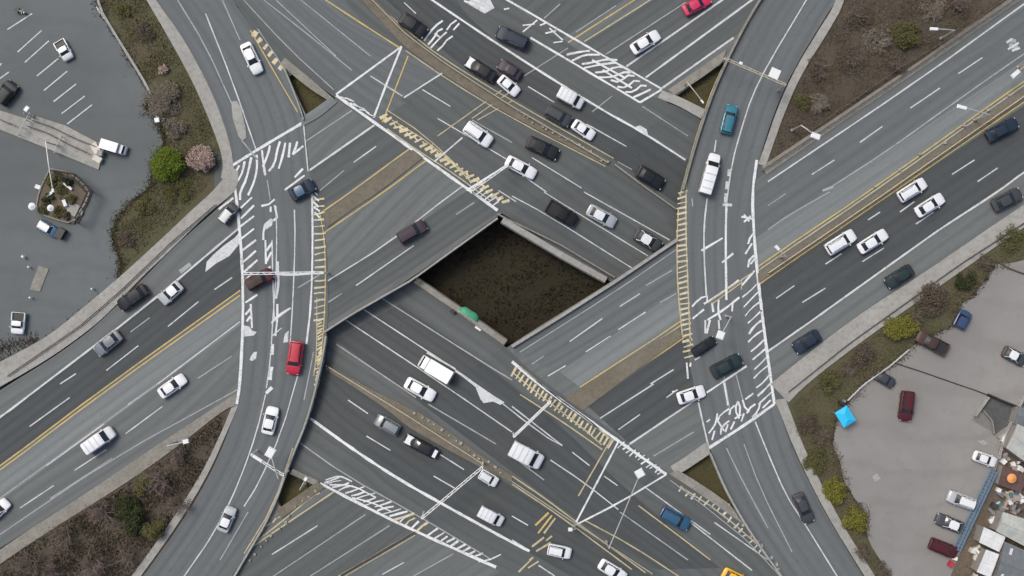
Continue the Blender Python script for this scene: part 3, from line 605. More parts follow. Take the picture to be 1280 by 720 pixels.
pavement([(836, 592), (870, 614), (930, 656)], [(848, 588), (878, 606), (912, 630)], 'short concrete ledge below the lower right grass triangle', .14, 'conc_dirty')
pavement([(356, 72), (390, 100), (418, 124)], [(350, 80), (384, 109), (411, 126)], 'short concrete ledge above the upper left grass triangle', .12, 'conc_dirty')
pavement([(377, 158), (400, 146), (422, 127)], [(376, 147), (396, 134), (412, 122)], 'short concrete ledge below the upper left grass triangle', .12, 'asp_light')
pavement([(366, 586), (398, 601)], [(362, 592), (394, 607)], 'short concrete ledge above the lower left grass triangle', .12, 'conc_dirty')
pavement([(345, 638), (397, 602)], [(352, 648), (406, 609)], 'short brown ledge below the lower left grass triangle', .12, 'brownmed')
pavement([(117, -75), (117, 0), (142, 43), (177, 99), (187, 118)], [(119, -75), (120, 0), (145, 42), (180, 98), (189, 116)], 'thin pale kerb between the blue grey car park and the top left verge', .08)
# raised medians
def median(key, L, Rr, label, mat='brownmed', h=.15):
    zf, off = SURF[key]; o = ribbon('median_strip', L, Rr, M[mat], zf, off + h, h + .05, 60, 3); struct(o, label, 'median'); return o
median('s1', [(406, 267), (440, 243), (480, 213), (516, 187)], [(409, 284), (440, 262), (478, 237), (529, 197)], 'brown earth median between yellow lines right of the left ramp')
median('s2', [(706, 498), (780, 452), (849, 409)], [(729, 513), (790, 467), (852, 422)], 'brown earth median between the hatched diagonal edge and the right ramp')
median('s2', [(947, 342), (1095, 243), (1280, 110), (1360, 57)], [(948, 354), (1115, 240), (1280, 125), (1360, 71)], 'long brown earth median of the right highway')
median('s3', [(452, -20), (508, 42), (553, 79), (640, 131), (764, 202)], [(434, -20), (492, 44), (505, 58), (560, 97), (640, 146), (757, 206)], 'brown median between the two halves of the upper diagonal highway')
median('s4', [(409, 456), (450, 480), (507, 508), (540, 524), (610, 576), (640, 594)], [(407, 462), (440, 482), (490, 516), (512, 536), (600, 584), (640, 603)], 'brown median between the two halves of the lower diagonal highway')
None and median('s1', [(706, 52), (793, -3), (860, -50)], [(728, 50), (811, -2), (878, -48)], 'short brown median at the top edge')

# ------------------------------------------------------------------ walls, barriers, rails
def barrier(path, wd, ht, label, zf=z_flat, base=0.0, mat='conc', name='concrete_barrier', cat='barrier', jit=.0):
    me = wall_mesh(path, wd, ht, zf, base, jit=jit); o = link(name, me, M[mat]); return setp(o, label, cat)
for g_, lb in [([(283, -70), (420, -70), (420, 60), (360, 96), (300, 20)], 'grey gore between the left ramp and the upper diagonal highway'),
        ([(268, 190), (315, 190), (315, 245), (268, 250)], 'small grey corner where the left pavements meet'),
        ([(345, 625), (362, 650), (330, 720), (270, 800), (240, 800)], 'brownish gore between the left ramp and the lower highway'),
        ([(590, 705), (640, 700), (700, 740), (700, 800), (560, 800)], 'grey corner between the two highways at the bottom edge'),
        ([(905, 628), (940, 650), (1010, 735), (1010, 800), (960, 740), (900, 650)], 'grey gore between the lower diagonal highway and the right ramp'),
        ([(952, 470), (985, 470), (985, 530), (960, 530)], 'small grey corner where the right pavements meet'),
        ([(905, 78), (950, -10), (930, 20), (890, 74)], 'narrow gore beside the top of the right ramp'),
        ([(935, 190), (962, 190), (962, 232), (935, 232)], 'small grey corner at the lower tip of the dark verge')]:
    struct(slab('paved_gore', g_, -.04, M['conc_dirty'] if 'brownish' in lb else M['asp_mid'], 1.2), lb, 'pavement')
barrier([(406, 415), (440, 393), (515, 350), (622, 273)], .35, .8, 'thin grey parapet on the upper left rim of the dark opening', base=0, mat='conc')
barrier([(640, 433), (700, 396), (766, 354), (846, 300)], .55, .8, 'pale parapet along the lower right rim of the dark opening', mat='conc')
barrier([(520, 350), (575, 388), (632, 428)], 1.25, 1.0, 'thick concrete wall forming the lower left rim of the dark opening', zf=z_s4, mat='conc_dirty', base=-.4)
barrier([(628, 275), (700, 318), (757, 350)], 1.3, 1.0, 'thick concrete wall forming the upper right rim of the dark opening', zf=z_s3, mat='conc', base=-.3)
barrier([(622, 268), (700, 306), (768, 347)], .3, 1.0, 'slim inner wall behind the upper right rim of the dark opening', zf=z_s3, mat='conc_dirty', base=-.2)
barrier([(764, 362), (700, 402), (648, 432)], 1.0, .8, 'rubble strewn concrete shelf under the lower right rim of the dark opening', base=-1.2, mat='conc', jit=.12)
barrier(smooth_path([(408, 420), (404, 448), (387, 520), (364, 574), (341, 640), (305, 700), (285, 735)]), .4, .8, 'pale parapet on the right side of the left ramp, lower half', base=.05, mat='conc')
barrier(smooth_path([(853, 238), (866, 190), (881, 142), (897, 100), (915, 62), (938, 18), (960, -15)]), .4, .8, 'cream parapet on the left side of the right ramp, upper half', base=.05, mat='conc_dirty')
barrier(smooth_path([(887, 566), (907, 614), (940, 670), (985, 732)]), .4, .7, 'grey parapet on the left side of the right ramp, lower half', base=.05, mat='conc')
barrier(smooth_path([(356, 86), (372, 125), (380, 150)]), .3, .6, 'grey parapet beside the upper left grass triangle', base=.05, mat='conc')
barrier([(768, 206), (800, 230), (845, 262)], .35, .7, 'narrow concrete divider continuing the upper median to the right ramp', zf=z_s3, base=.03, mat='conc_dirty')
def guardrail(path, label, zf=z_flat, base=0.0, name='guard_rail', mat='creammetal', posts=18, ht=.75):
    n = max(2, int(plen(path) / posts) + 1); P = resample(path, n)
    p0 = W(path[0][0], path[0][1], zf(*path[0]) + base); root = empty(name, p0); setp(root, label, 'guard rail')
    pb = MB(); rb = MB(); rc = MB(); Q = [W(x, y, zf(x, y) + base) - p0 for x, y in P]
    for a, b in zip(Q, Q[1:]):
        rb.tube(a + Vector((0, 0, ht)), b + Vector((0, 0, ht)), .07, n=5, caps=False); rc.tube(a + Vector((0, 0, ht * .55)), b + Vector((0, 0, ht * .55)), .05, n=4, caps=False)
    rb.build('rail', M[mat], root); rc.build('rail', M[mat], root)
    pb.tube((0, 0, 0), (0, 0, ht + .05), .06, n=5); pm = pb.mesh('post'); pm.materials.append(M['steel'])
    for a in Q:
        o = bpy.data.objects.new('post', pm); COL.objects.link(o); o.parent = root; o.location = a
    return root
guardrail([(440, -25), (508, 44), (555, 79), (640, 134), (760, 204)], 'steel guard rail along the upper diagonal median', z_s3, .18)
guardrail([(412, 459), (500, 513), (605, 580)], 'steel guard rail along the lower diagonal median', z_s4, .18)
guardrail([(640, 601), (720, 654), (815, 716)], 'steel guard rail along the lower diagonal median near the bottom edge', z_s4, .06)
guardrail([(960, 341), (1105, 242), (1340, 78)], 'steel guard rail on the long brown median of the right highway', base=.15)
guardrail([(952, 213), (1050, 148), (1150, 80), (1270, -2)], 'rusty rail between the upper side of the right highway and the dark verge', base=.08, mat='rust', posts=12)
guardrail([(1010, 165), (1060, 130), (1120, 88), (1200, 40), (1260, -5)], 'wire fence along the dark verge above the right highway', mat='rust', posts=14, ht=1.1, name='wire_fence')
guardrail([(10, 470), (100, 408), (150, 365), (215, 303), (270, 256)], 'low rusty rail on the pavement of the left highway', base=.13, mat='rust', posts=14, ht=.4)
guardrail([(985, 490), (1060, 430), (1130, 380), (1200, 330), (1290, 272)], 'dark rail along the pavement of the right highway', base=.13, mat='trim', posts=20, ht=.3)
guardrail([(426, 718), (518, 664)], 'rusty rail dividing the lanes at the bottom left of the lower highway', base=.02, mat='rust', posts=16, ht=.6)
guardrail([(838, 600), (880, 632), (930, 672), (975, 720)], 'steel guard rail between the lower diagonal highway and the right ramp', base=.05, mat='steel', posts=12)

# ------------------------------------------------------------------ street lamps and gantries
def street_lamp(base, head, label, zh=7.0, zb=0.0, group=None, hs=(1.5, .9), mat='steel', name='street_lamp', tilt=None):
    b = W(base[0], base[1], zb); h = W(head[0], head[1], zh) - b
    root = empty(name, b); setp(root, label, 'street lamp', group)
    m = MB(); m.tube((0, 0, 0), (0, 0, zh - zb - .3), .14, .09, 8); m.build('pole', M[mat], root)
    m = MB(); m.tube((0, 0, 0), (0, 0, .35), .28, .24, 8); m.build('foot', M['conc'], root)
    m = MB(); top = Vector((0, 0, zh - zb - .35)); hv = Vector((h.x, h.y, zh - zb)); mid = top.lerp(hv, .45) + Vector((0, 0, .2))
    m.tube(top, mid, .09, .08, 6); m.tube(mid, hv, .08, .07, 6); m.build('arm', M[mat], root)
    a = math.atan2(h.y, h.x) if tilt is None else R(tilt); m = MB()
    m.box((hv.x, hv.y, hv.z - .02), (hs[0], hs[1], .18), a, taper=.8); m.box((hv.x, hv.y, hv.z - .14), (hs[0] * .8, hs[1] * .7, .08), a)
    m.build('lamp_head', M['lamphead'], root); return root
LG = 'street lamps around the interchange'
street_lamp((990, 163), (1020, 170), 'street lamp with pale oval head on the dark verge left of the right highway', 6, group=LG, tilt=-20)
street_lamp((1176, 48), (1168, 36), 'street lamp on the dark verge near the top right edge', 6, group=LG, hs=(1.3, .5))
street_lamp((1218, 150), (1203, 134), 'street lamp on the long brown median reaching over the right highway', 6, .1, LG, hs=(1.6, .6))
street_lamp((220, 552), (232, 552), 'street lamp at the edge of the bottom left wood', 5, group=LG, hs=(1.0, .7))
street_lamp((758, 677), (800, 592), 'street lamp with long arm and big pale head over the lower diagonal highway', 5, .05, LG, hs=(1.35, 1.3), tilt=30)
street_lamp((355, 592), (338, 566), 'street lamp with white head hanging over the lower part of the left ramp', 5, .1, LG, hs=(1.6, 1.3), tilt=60)
street_lamp((42, 146), (33, 136), 'street lamp standing at the railed walkway in the left car park', 4, .1, LG, hs=(.9, .7))
street_lamp((72, 182), (66, 238), 'street lamp with a long arm above the planted island', 5, .1, LG, hs=(.6, .4))
street_lamp((975, 321), (972, 310), 'cream street lamp at the bend of the brown median beside the right ramp', 4, .1, LG, hs=(.9, .5), mat='creammetal')
street_lamp((907, 395), (901, 419), 'street lamp with square white head above the black car under the right ramp', 5, .1, LG, hs=(1.3, 1.2), tilt=70)
street_lamp((382, 605), (382, 599), 'small street lamp in the lower left grass triangle', 4, -1.2, LG, hs=(.7, .5))
street_lamp((854, 108), (878, 127), 'thin street lamp leaning over the upper right grass triangle', 3, -1.2, LG, hs=(.7, .3), mat='creammetal')
street_lamp((718, 657), (713, 662), 'short street lamp where the white lines meet on the lower diagonal highway', 3, .05, LG, hs=(.7, .6))
street_lamp((1272, 84), (1270, 92), 'cream street lamp at the right edge on the long brown median', 4, .1, LG, hs=(1.6, .7), mat='creammetal')
street_lamp((205, 150), (196, 150), 'street lamp with round white head at the bare bush by the left car park', 4, 0, LG, hs=(.8, .8))
def gantry(a, b, label, z=5.5, mat='creammetal', panels=()):
    A = W(a[0], a[1], 0); root = empty('sign_gantry', A); setp(root, label, 'gantry', 'gantries over the carriageways')
    p = W(a[0], a[1], z) - A; q = W(b[0], b[1], z) - A
    for e in (p, q):
        m = MB(); m.tube((e.x, e.y, 0.0), (e.x, e.y, e.z), .16, .12, 8); m.build('post', M[mat], root)
    m = MB(); nn = Vector((-(q - p).y, (q - p).x, 0)).normalized() * .16
    for s in (-1, 1):
        m.tube(p + nn * s, q + nn * s, .06, n=5)
    k = int((q - p).length / .9)
    for i in range(k):
        m.tube(p.lerp(q, i / k) + nn * (1 if i % 2 else -1), p.lerp(q, (i + 1) / k) - nn * (1 if i % 2 else -1), .04, n=4)
    m.build('beam', M[mat], root)
    ang = math.atan2((q - p).y, (q - p).x)
    for (t, off, w_, d_) in panels:
        c = p.lerp(q, t) + nn.normalized() * off; m = MB(); m.box((c.x, c.y, c.z + .05), (w_, d_, .12), ang); m.box((c.x, c.y, c.z - .45), (w_ * .9, .12, .9), ang)
        m.build('sign_panel', M['lamphead'], root)
gantry((906, 73), (982, 106), 'cream sign gantry spanning the upper part of the right ramp', panels=((.78, .9, 1.5, 1.5), (.25, .3, .5, .4)))
gantry((314, 568), (354, 594), 'white sign gantry reaching across the lower part of the left ramp', 4.5, 'lamphead', panels=((.2, 0, 1.6, .45),))
gantry((303, 342), (404, 341), 'white gantry crossing the middle of the left ramp', 4.5, 'lamphead')
gantry((527, 648), (603, 584), 'thin white gantry crossing the dark lower left carriageway', 5.0, 'lamphead')
gantry((590, 238), (635, 206), 'thin gantry at the hatched edge near the dark opening', 4.5, 'lamphead')
gantry((642, 546), (688, 502), 'thin white gantry above the lower diagonal highway beside the white van', 4.5, 'lamphead')

# ------------------------------------------------------------------ vehicles
PAINT = {}
def carpaint(nm, col, rough=.32, metal=.0):
    if nm not in PAINT: PAINT[nm] = simple('car_paint_' + nm, col, rough if max(col) > .1 else .45, metal, .18, 1.5, .6 if max(col) > .1 else .0)
    if max(col) < .1: PAINT[nm].node_tree.nodes['Principled BSDF'].inputs['Specular IOR Level'].default_value = .3
    return PAINT[nm]
COLS = {'white': (.74, .76, .77), 'offwhite': (.58, .60, .60), 'black': (.014, .016, .019), 'navy': (.018, .03, .05), 'darkgrey': (.05, .056, .062), 'grey': (.14, .165, .185), 'silver': (.38, .41, .42),
        'red': (.45, .012, .035), 'magenta': (.55, .015, .08), 'teal': (.02, .16, .22), 'blue': (.025, .09, .17), 'darkgreen': (.018, .035, .036), 'maroon': (.075, .014, .020), 'plum': (.045, .032, .045), 'yellow': (.80, .45, .02), 'brown': (.06, .035, .032), 'bluedeep': (.03, .06, .14)}
def loft(mb, st, prof):
    """st: stations (x, halfwidth, zbottom, zshoulder, ztop)"""
    vs = []; k = 0
    for (x, w_, zb, zs, zt) in st:
        half = [(.90, zb), (1.0, zb + .14), (1.0, zs - .10), (.965, zs - .02), (.86, zt), (.45, zt + prof)]
        ring = [(-a * w_, z) for a, z in half] + [(0, zt + prof * 1.25)] + [(a * w_, z) for a, z in reversed(half)]
        k = len(ring); vs += [(x, y, z) for y, z in ring]
    fs = []
    for i in range(len(st) - 1):
        for j in range(k - 1): fs.append((i * k + j, i * k + j + 1, (i + 1) * k + j + 1, (i + 1) * k + j))
        fs.append((i * k + k - 1, i * k, (i + 1) * k, (i + 1) * k + k - 1))
    fs += [tuple(range(k - 1, -1, -1)), tuple((len(st) - 1) * k + j for j in range(k))]
    mb.add(vs, fs)
def fixn(me):
    bm = bmesh.new(); bm.from_mesh(me); bmesh.ops.recalc_face_normals(bm, faces=bm.faces); bm.to_mesh(me); bm.free(); me.update()
def frustum(mb, x0, x1, w0, wr0, z0, x2, x3, w1, wr1, z1, cut=.16):
    """rounded-corner frustum; bottom x0..x1 (widths w0 rear, wr0 front), top x2..x3"""
    def rg(a, b, wa, wb, z):
        c = cut; return [(a, -wa + c, z), (a + c, -wa, z), (b - c, -wb, z), (b, -wb + c, z), (b, wb - c, z), (b - c, wb, z), (a + c, wa, z), (a, wa - c, z)]
    vs = rg(x0, x1, w0, wr0, z0) + rg(x2, x3, w1, wr1, z1)
    fs = [(i, (i + 1) % 8, 8 + (i + 1) % 8, 8 + i) for i in range(8)] + [tuple(range(7, -1, -1)), tuple(range(8, 16))]
    mb.add(vs, fs)
def roof_panel(mb, a, b, wa, wb, z, th=.05, crown=.05):
    nx, ny = 7, 7; vs = []
    for i in range(nx):
        t = i / (nx - 1); x = a + (b - a) * t; ww = wa + (wb - wa) * t
        e = 1 - .10 * (abs(2 * t - 1) ** 4)
        for j in range(ny):
            s = 2 * j / (ny - 1) - 1
            vs.append((x + (-.07 if t < .5 else .07) * (0 if 0 < i < nx - 1 else (1 - s * s)), s * ww * e, z + crown * (1 - s * s) * (1 - .5 * (2 * t - 1) ** 2)))
    n0 = len(vs); vs += [(x, y, z - th) for x, y, z in [(v[0], v[1], z) for v in vs]]
    fs = []
    for i in range(nx - 1):
        for j in range(ny - 1):
            p = i * ny + j; fs.append((p, p + ny, p + ny + 1, p + 1)); fs.append((n0 + p, n0 + p + 1, n0 + p + ny + 1, n0 + p + ny))
    border = [j for j in range(ny)] + [i * ny + ny - 1 for i in range(1, nx)] + [(nx - 1) * ny + j for j in range(ny - 2, -1, -1)] + [i * ny for i in range(nx - 2, 0, -1)]
    for p, q in zip(border, border[1:] + border[:1]): fs.append((p, q, n0 + q, n0 + p))
    mb.add(vs, fs)
PM = {}
def wheel_meshes():
    m = MB(); m.tube((0, -.11, 0), (0, .11, 0), .33, n=16); t = m.mesh('tyre', 40); t.materials.append(M['tyre'])
    m = MB(); m.tube((0, -.118, 0), (0, .118, 0), .20, n=12); r = m.mesh('rim', 40); r.materials.append(M['rim']); return t, r
TYRE, RIM = wheel_meshes()
def proto(kind):
    if kind in PM: return PM[kind]
    parts = []   # (name, mesh, slotcolour or None)
    def P(name, mb, mat, sm=35, paint=False, par=None):
        me = mb.mesh(name, sm); fixn(me); me.materials.append(mat); parts.append((name, me, paint, par, (0, 0, 0)))
    dflt = M['trim']
    hl = []
    if kind in ('sedan', 'coupe'):
        b = MB(); loft(b, [(-2.28, .62, .42, .70, .84), (-2.20, .80, .30, .82, .90), (-2.0, .88, .24, .88, .94), (-1.45, .92, .22, .90, .96), (-.5, .925, .22, .90, .97), (.5, .925, .22, .90, .96), (1.0, .92, .22, .88, .94), (1.6, .90, .24, .80, .87), (2.0, .86, .26, .70, .78), (2.2, .76, .30, .60, .68), (2.30, .58, .36, .52, .58)], .03)
        P('body', b, dflt, paint=True)
        g = MB(); frustum(g, -1.78, 1.02, .72, .76, .93, -1.12, .18, .60, .60, 1.38); P('windows', g, M['glass'], 30)
        r = MB(); roof_panel(r, -1.16, .22, .615, .615, 1.40)
        for s in (-1, 1):
            r.tube((-1.72, s * .72, .95), (-1.14, s * .585, 1.39), .045, n=4); r.tube((.98, s * .75, .94), (.20, s * .585, 1.39), .035, n=4); r.tube((-.35, s * .775, .94), (-.35, s * .62, 1.38), .035, n=4)
        P('roof', r, dflt, paint=True); zt = .62; L = 2.24
    elif kind in ('suv', 'hatch'):
        b = MB(); loft(b, [(-2.28, .74, .42, .95, 1.02), (-2.22, .86, .32, 1.0, 1.06), (-1.9, .93, .28, 1.0, 1.06), (-.5, .95, .26, 1.0, 1.06), (.6, .95, .26, .99, 1.05), (1.2, .94, .28, .95, 1.02), (1.8, .91, .30, .88, .95), (2.15, .82, .34, .76, .84), (2.28, .66, .40, .62, .70)], .03)
        P('body', b, dflt, paint=True)
        g = MB(); frustum(g, -2.16, 1.10, .74, .78, 1.03, -1.86, .38, .64, .63, 1.58); P('windows', g, M['glass'], 30)
        r = MB(); roof_panel(r, -1.98, .42, .66, .65, 1.61)
        for s in (-1, 1):
            r.tube((-2.1, s * .74, 1.05), (-1.88, s * .62, 1.59), .06, n=4); r.tube((1.06, s * .77, 1.04), (.40, s * .62, 1.59), .04, n=4); r.tube((-.5, s * .80, 1.04), (-.5, s * .65, 1.58), .04, n=4); r.tube((-1.3, s * .79, 1.04), (-1.3, s * .65, 1.58), .05, n=4)
        P('roof', r, dflt, paint=True)
        rr = MB()
        for s in (-1, 1): rr.tube((-1.75, s * .55, 1.70), (.1, s * .55, 1.70), .03, n=5)
        P('roof_rails', rr, M['trim']); zt = .74; L = 2.24
    elif kind == 'van':
        b = MB(); loft(b, [(-2.30, .84, .40, 1.75, 1.86), (-2.22, .93, .30, 1.80, 1.92), (-1.0, .95, .28, 1.82, 1.94), (.3, .95, .28, 1.80, 1.92), (.75, .94, .28, 1.70, 1.82), (1.35, .93, .28, 1.15, 1.22), (1.9, .90, .30, .98, 1.05), (2.2, .80, .34, .82, .90), (2.30, .62, .42, .66, .74)], .04)
        P('body', b, dflt, paint=True)
        g = MB(); g.add([(.80, -.74, 1.87), (.80, .74, 1.87), (1.36, .80, 1.30), (1.36, -.80, 1.30), (.78, -.74, 1.80), (.78, .74, 1.80), (1.30, .80, 1.22), (1.30, -.80, 1.22)], [(0, 1, 2, 3), (4, 7, 6, 5), (0, 4, 5, 1), (1, 5, 6, 2), (2, 6, 7, 3), (3, 7, 4, 0)])
        for s in (-1, 1): g.box((.35, s * .955, 1.42), (.9, .02, .45)); g.box((-1.2, s * .958, 1.42), (1.4, .02, .42))
        g.box((-2.28, 0, 1.4), (.06, 1.3, .5)); P('windows', g, M['glass'], 30)
        r = MB()
        for x in (-1.7, -.9, -.1): r.box((x, 0, 2.02), (.07, 1.5, .04))
        P('roof_bars', r, M['steel']); zt = .8; L = 2.26
    elif kind == 'pickup':
        b = MB(); loft(b, [(-.55, .90, .30, .96, 1.02), (-.4, .93, .28, .98, 1.05), (.6, .93, .28, .98, 1.05), (1.2, .92, .28, .95, 1.02), (1.8, .90, .30, .90, .98), (2.15, .84, .34, .80, .88), (2.28, .70, .40, .66, .74)], .03)
        P('body', b, dflt, paint=True)
        t = MB(); t.box((-1.42, 0, .58), (1.76, 1.70, .3))
        for s in (-1, 1): t.box((-1.42, s * .89, .75), (1.78, .10, .58))
        t.box((-2.29, 0, .75), (.08, 1.84, .56)); P('cargo_bed', t, dflt, 30, True)
        f = MB(); f.box((-1.42, 0, .745), (1.68, 1.60, .03)); P('bed_liner', f, M['trim'])
        g = MB(); frustum(g, -.62, 1.10, .76, .77, 1.02, -.42, .42, .66, .64, 1.55); P('windows', g, M['glass'], 30)
        r = MB(); roof_panel(r, -.50, .46, .67, .66, 1.58)
        for s in (-1, 1): r.tube((-.58, s * .75, 1.03), (-.44, s * .64, 1.56), .06, n=4); r.tube((1.06, s * .76, 1.04), (.44, s * .63, 1.56), .04, n=4)
        P('roof', r, dflt, paint=True); zt = .74; L = 2.24
    elif kind == 'boxtruck':
        b = MB(); loft(b, [(1.15, .92, .35, 1.5, 1.6), (1.3, .94, .34, 1.55, 1.68), (1.75, .94, .34, 1.50, 1.62), (2.0, .92, .34, 1.15, 1.25), (2.22, .88, .36, .95, 1.05), (2.30, .78, .42, .8, .88)], .03)
        P('cab', b, dflt, paint=True)
        g = MB(); g.add([(1.79, -.78, 1.63), (1.79, .78, 1.63), (2.03, .82, 1.28), (2.03, -.82, 1.28), (1.75, -.78, 1.56), (1.75, .78, 1.56), (1.97, .82, 1.2), (1.97, -.82, 1.2)], [(0, 1, 2, 3), (4, 7, 6, 5), (0, 4, 5, 1), (1, 5, 6, 2), (2, 6, 7, 3), (3, 7, 4, 0)])
        for s in (-1, 1): g.box((1.55, s * .945, 1.3), (.45, .02, .4))
        P('windows', g, M['glass'], 30)
        c = MB(); c.box((-.65, 0, 1.45), (3.28, 1.92, 1.75)); me = None
        for x in [-2.1 + .42 * i for i in range(8)]: c.box((x, 0, 2.335), (.05, 1.86, .03))
        P('cargo_box', c, dflt, 30, True)
        c = MB(); c.box((0, 0, .5), (4.2, .9, .14)); c.box((-2.3, 0, .5), (.1, 1.7, .12)); P('chassis', c, M['trim']); zt = .6; L = 2.30
    for s in (-1, 1):
        h = MB(); h.box((L - .12, s * .62, zt + .03), (.20, .28, .12), taper=.8); P('headlight', h, M['lampw'])
        h = MB(); h.box((-L - .0, s * .66, zt + .12), (.12, .26, .14)); P('taillight', h, M['lampr'])
        if kind != 'boxtruck':
            h = MB(); h.box((.85 if kind != 'van' else 1.05, s * 1.0, 1.0 if kind == 'sedan' else 1.1), (.16, .16, .12), taper=.8); P('mirror', h, dflt, paint=True)
    PM[kind] = parts; return parts
def vehicle(name, kind, cx, cy, ang, L, Wd, colr, key, label, group, extra=None, cat=None, paint2=None, zsc=1.0, z_over=None):
    zf = (lambda x, y: surf_z(key, x, y)) if key else (lambda x, y: -.02)
    z = zf(cx, cy) + .008
    if z_over is not None: z = z_over
    a = R(-ang); ca, sa = math.cos(R(ang)), math.sin(R(ang)); hl = L * .35
    zfr, zbk = zf(cx + ca * hl, cy + sa * hl), zf(cx - ca * hl, cy - sa * hl)
    zr_, zl_ = zf(cx - sa * 5, cy + ca * 5), zf(cx + sa * 5, cy - ca * 5)
    root = empty(name, W(cx, cy, z)); root.rotation_mode = 'XYZ'
    pitch = -math.atan2(zfr - zbk, 2 * hl * K); roll = -math.atan2(zr_ - zl_, 10 * K)
    root.rotation_euler = (roll, pitch, a)
    root.location.z = (zfr + zbk) / 2 + .008 if z_over is None else z
    sx = L * K / 4.6; sy = Wd * K / 1.9; root.scale = (sx, sy, max(.85, min(1.15, (sx + sy) / 2)) * zsc)
    setp(root, label, cat or name.replace('_', ' '), group)
    pt = carpaint(colr, COLS[colr]); 
    for (nm, me, pf, par, loc) in proto(kind):
        o = bpy.data.objects.new(nm, me); COL.objects.link(o); o.parent = root
        if pf:
            o.material_slots[0].link = 'OBJECT'; o.material_slots[0].material = carpaint(paint2, COLS[paint2]) if (paint2 and nm in ('roof', 'cargo_box', 'cargo_bed')) else pt
    xs = (-1.42, 1.42) if kind != 'boxtruck' else (-1.5, 1.6)
    for x in xs:
        for s in (-1, 1):
            o = bpy.data.objects.new('wheel', TYRE); COL.objects.link(o); o.parent = root; o.location = (x, s * .82, .33)
            q = bpy.data.objects.new('rim', RIM); COL.objects.link(q); q.parent = o
    return root
T1 = 'cars on the left highway'; T2 = 'cars on the right highway'; T3 = 'cars on the upper diagonal highway'; T4 = 'cars on the lower diagonal highway'; T5 = 'cars on the curved ramps'; T6 = 'vehicles parked in the car parks'
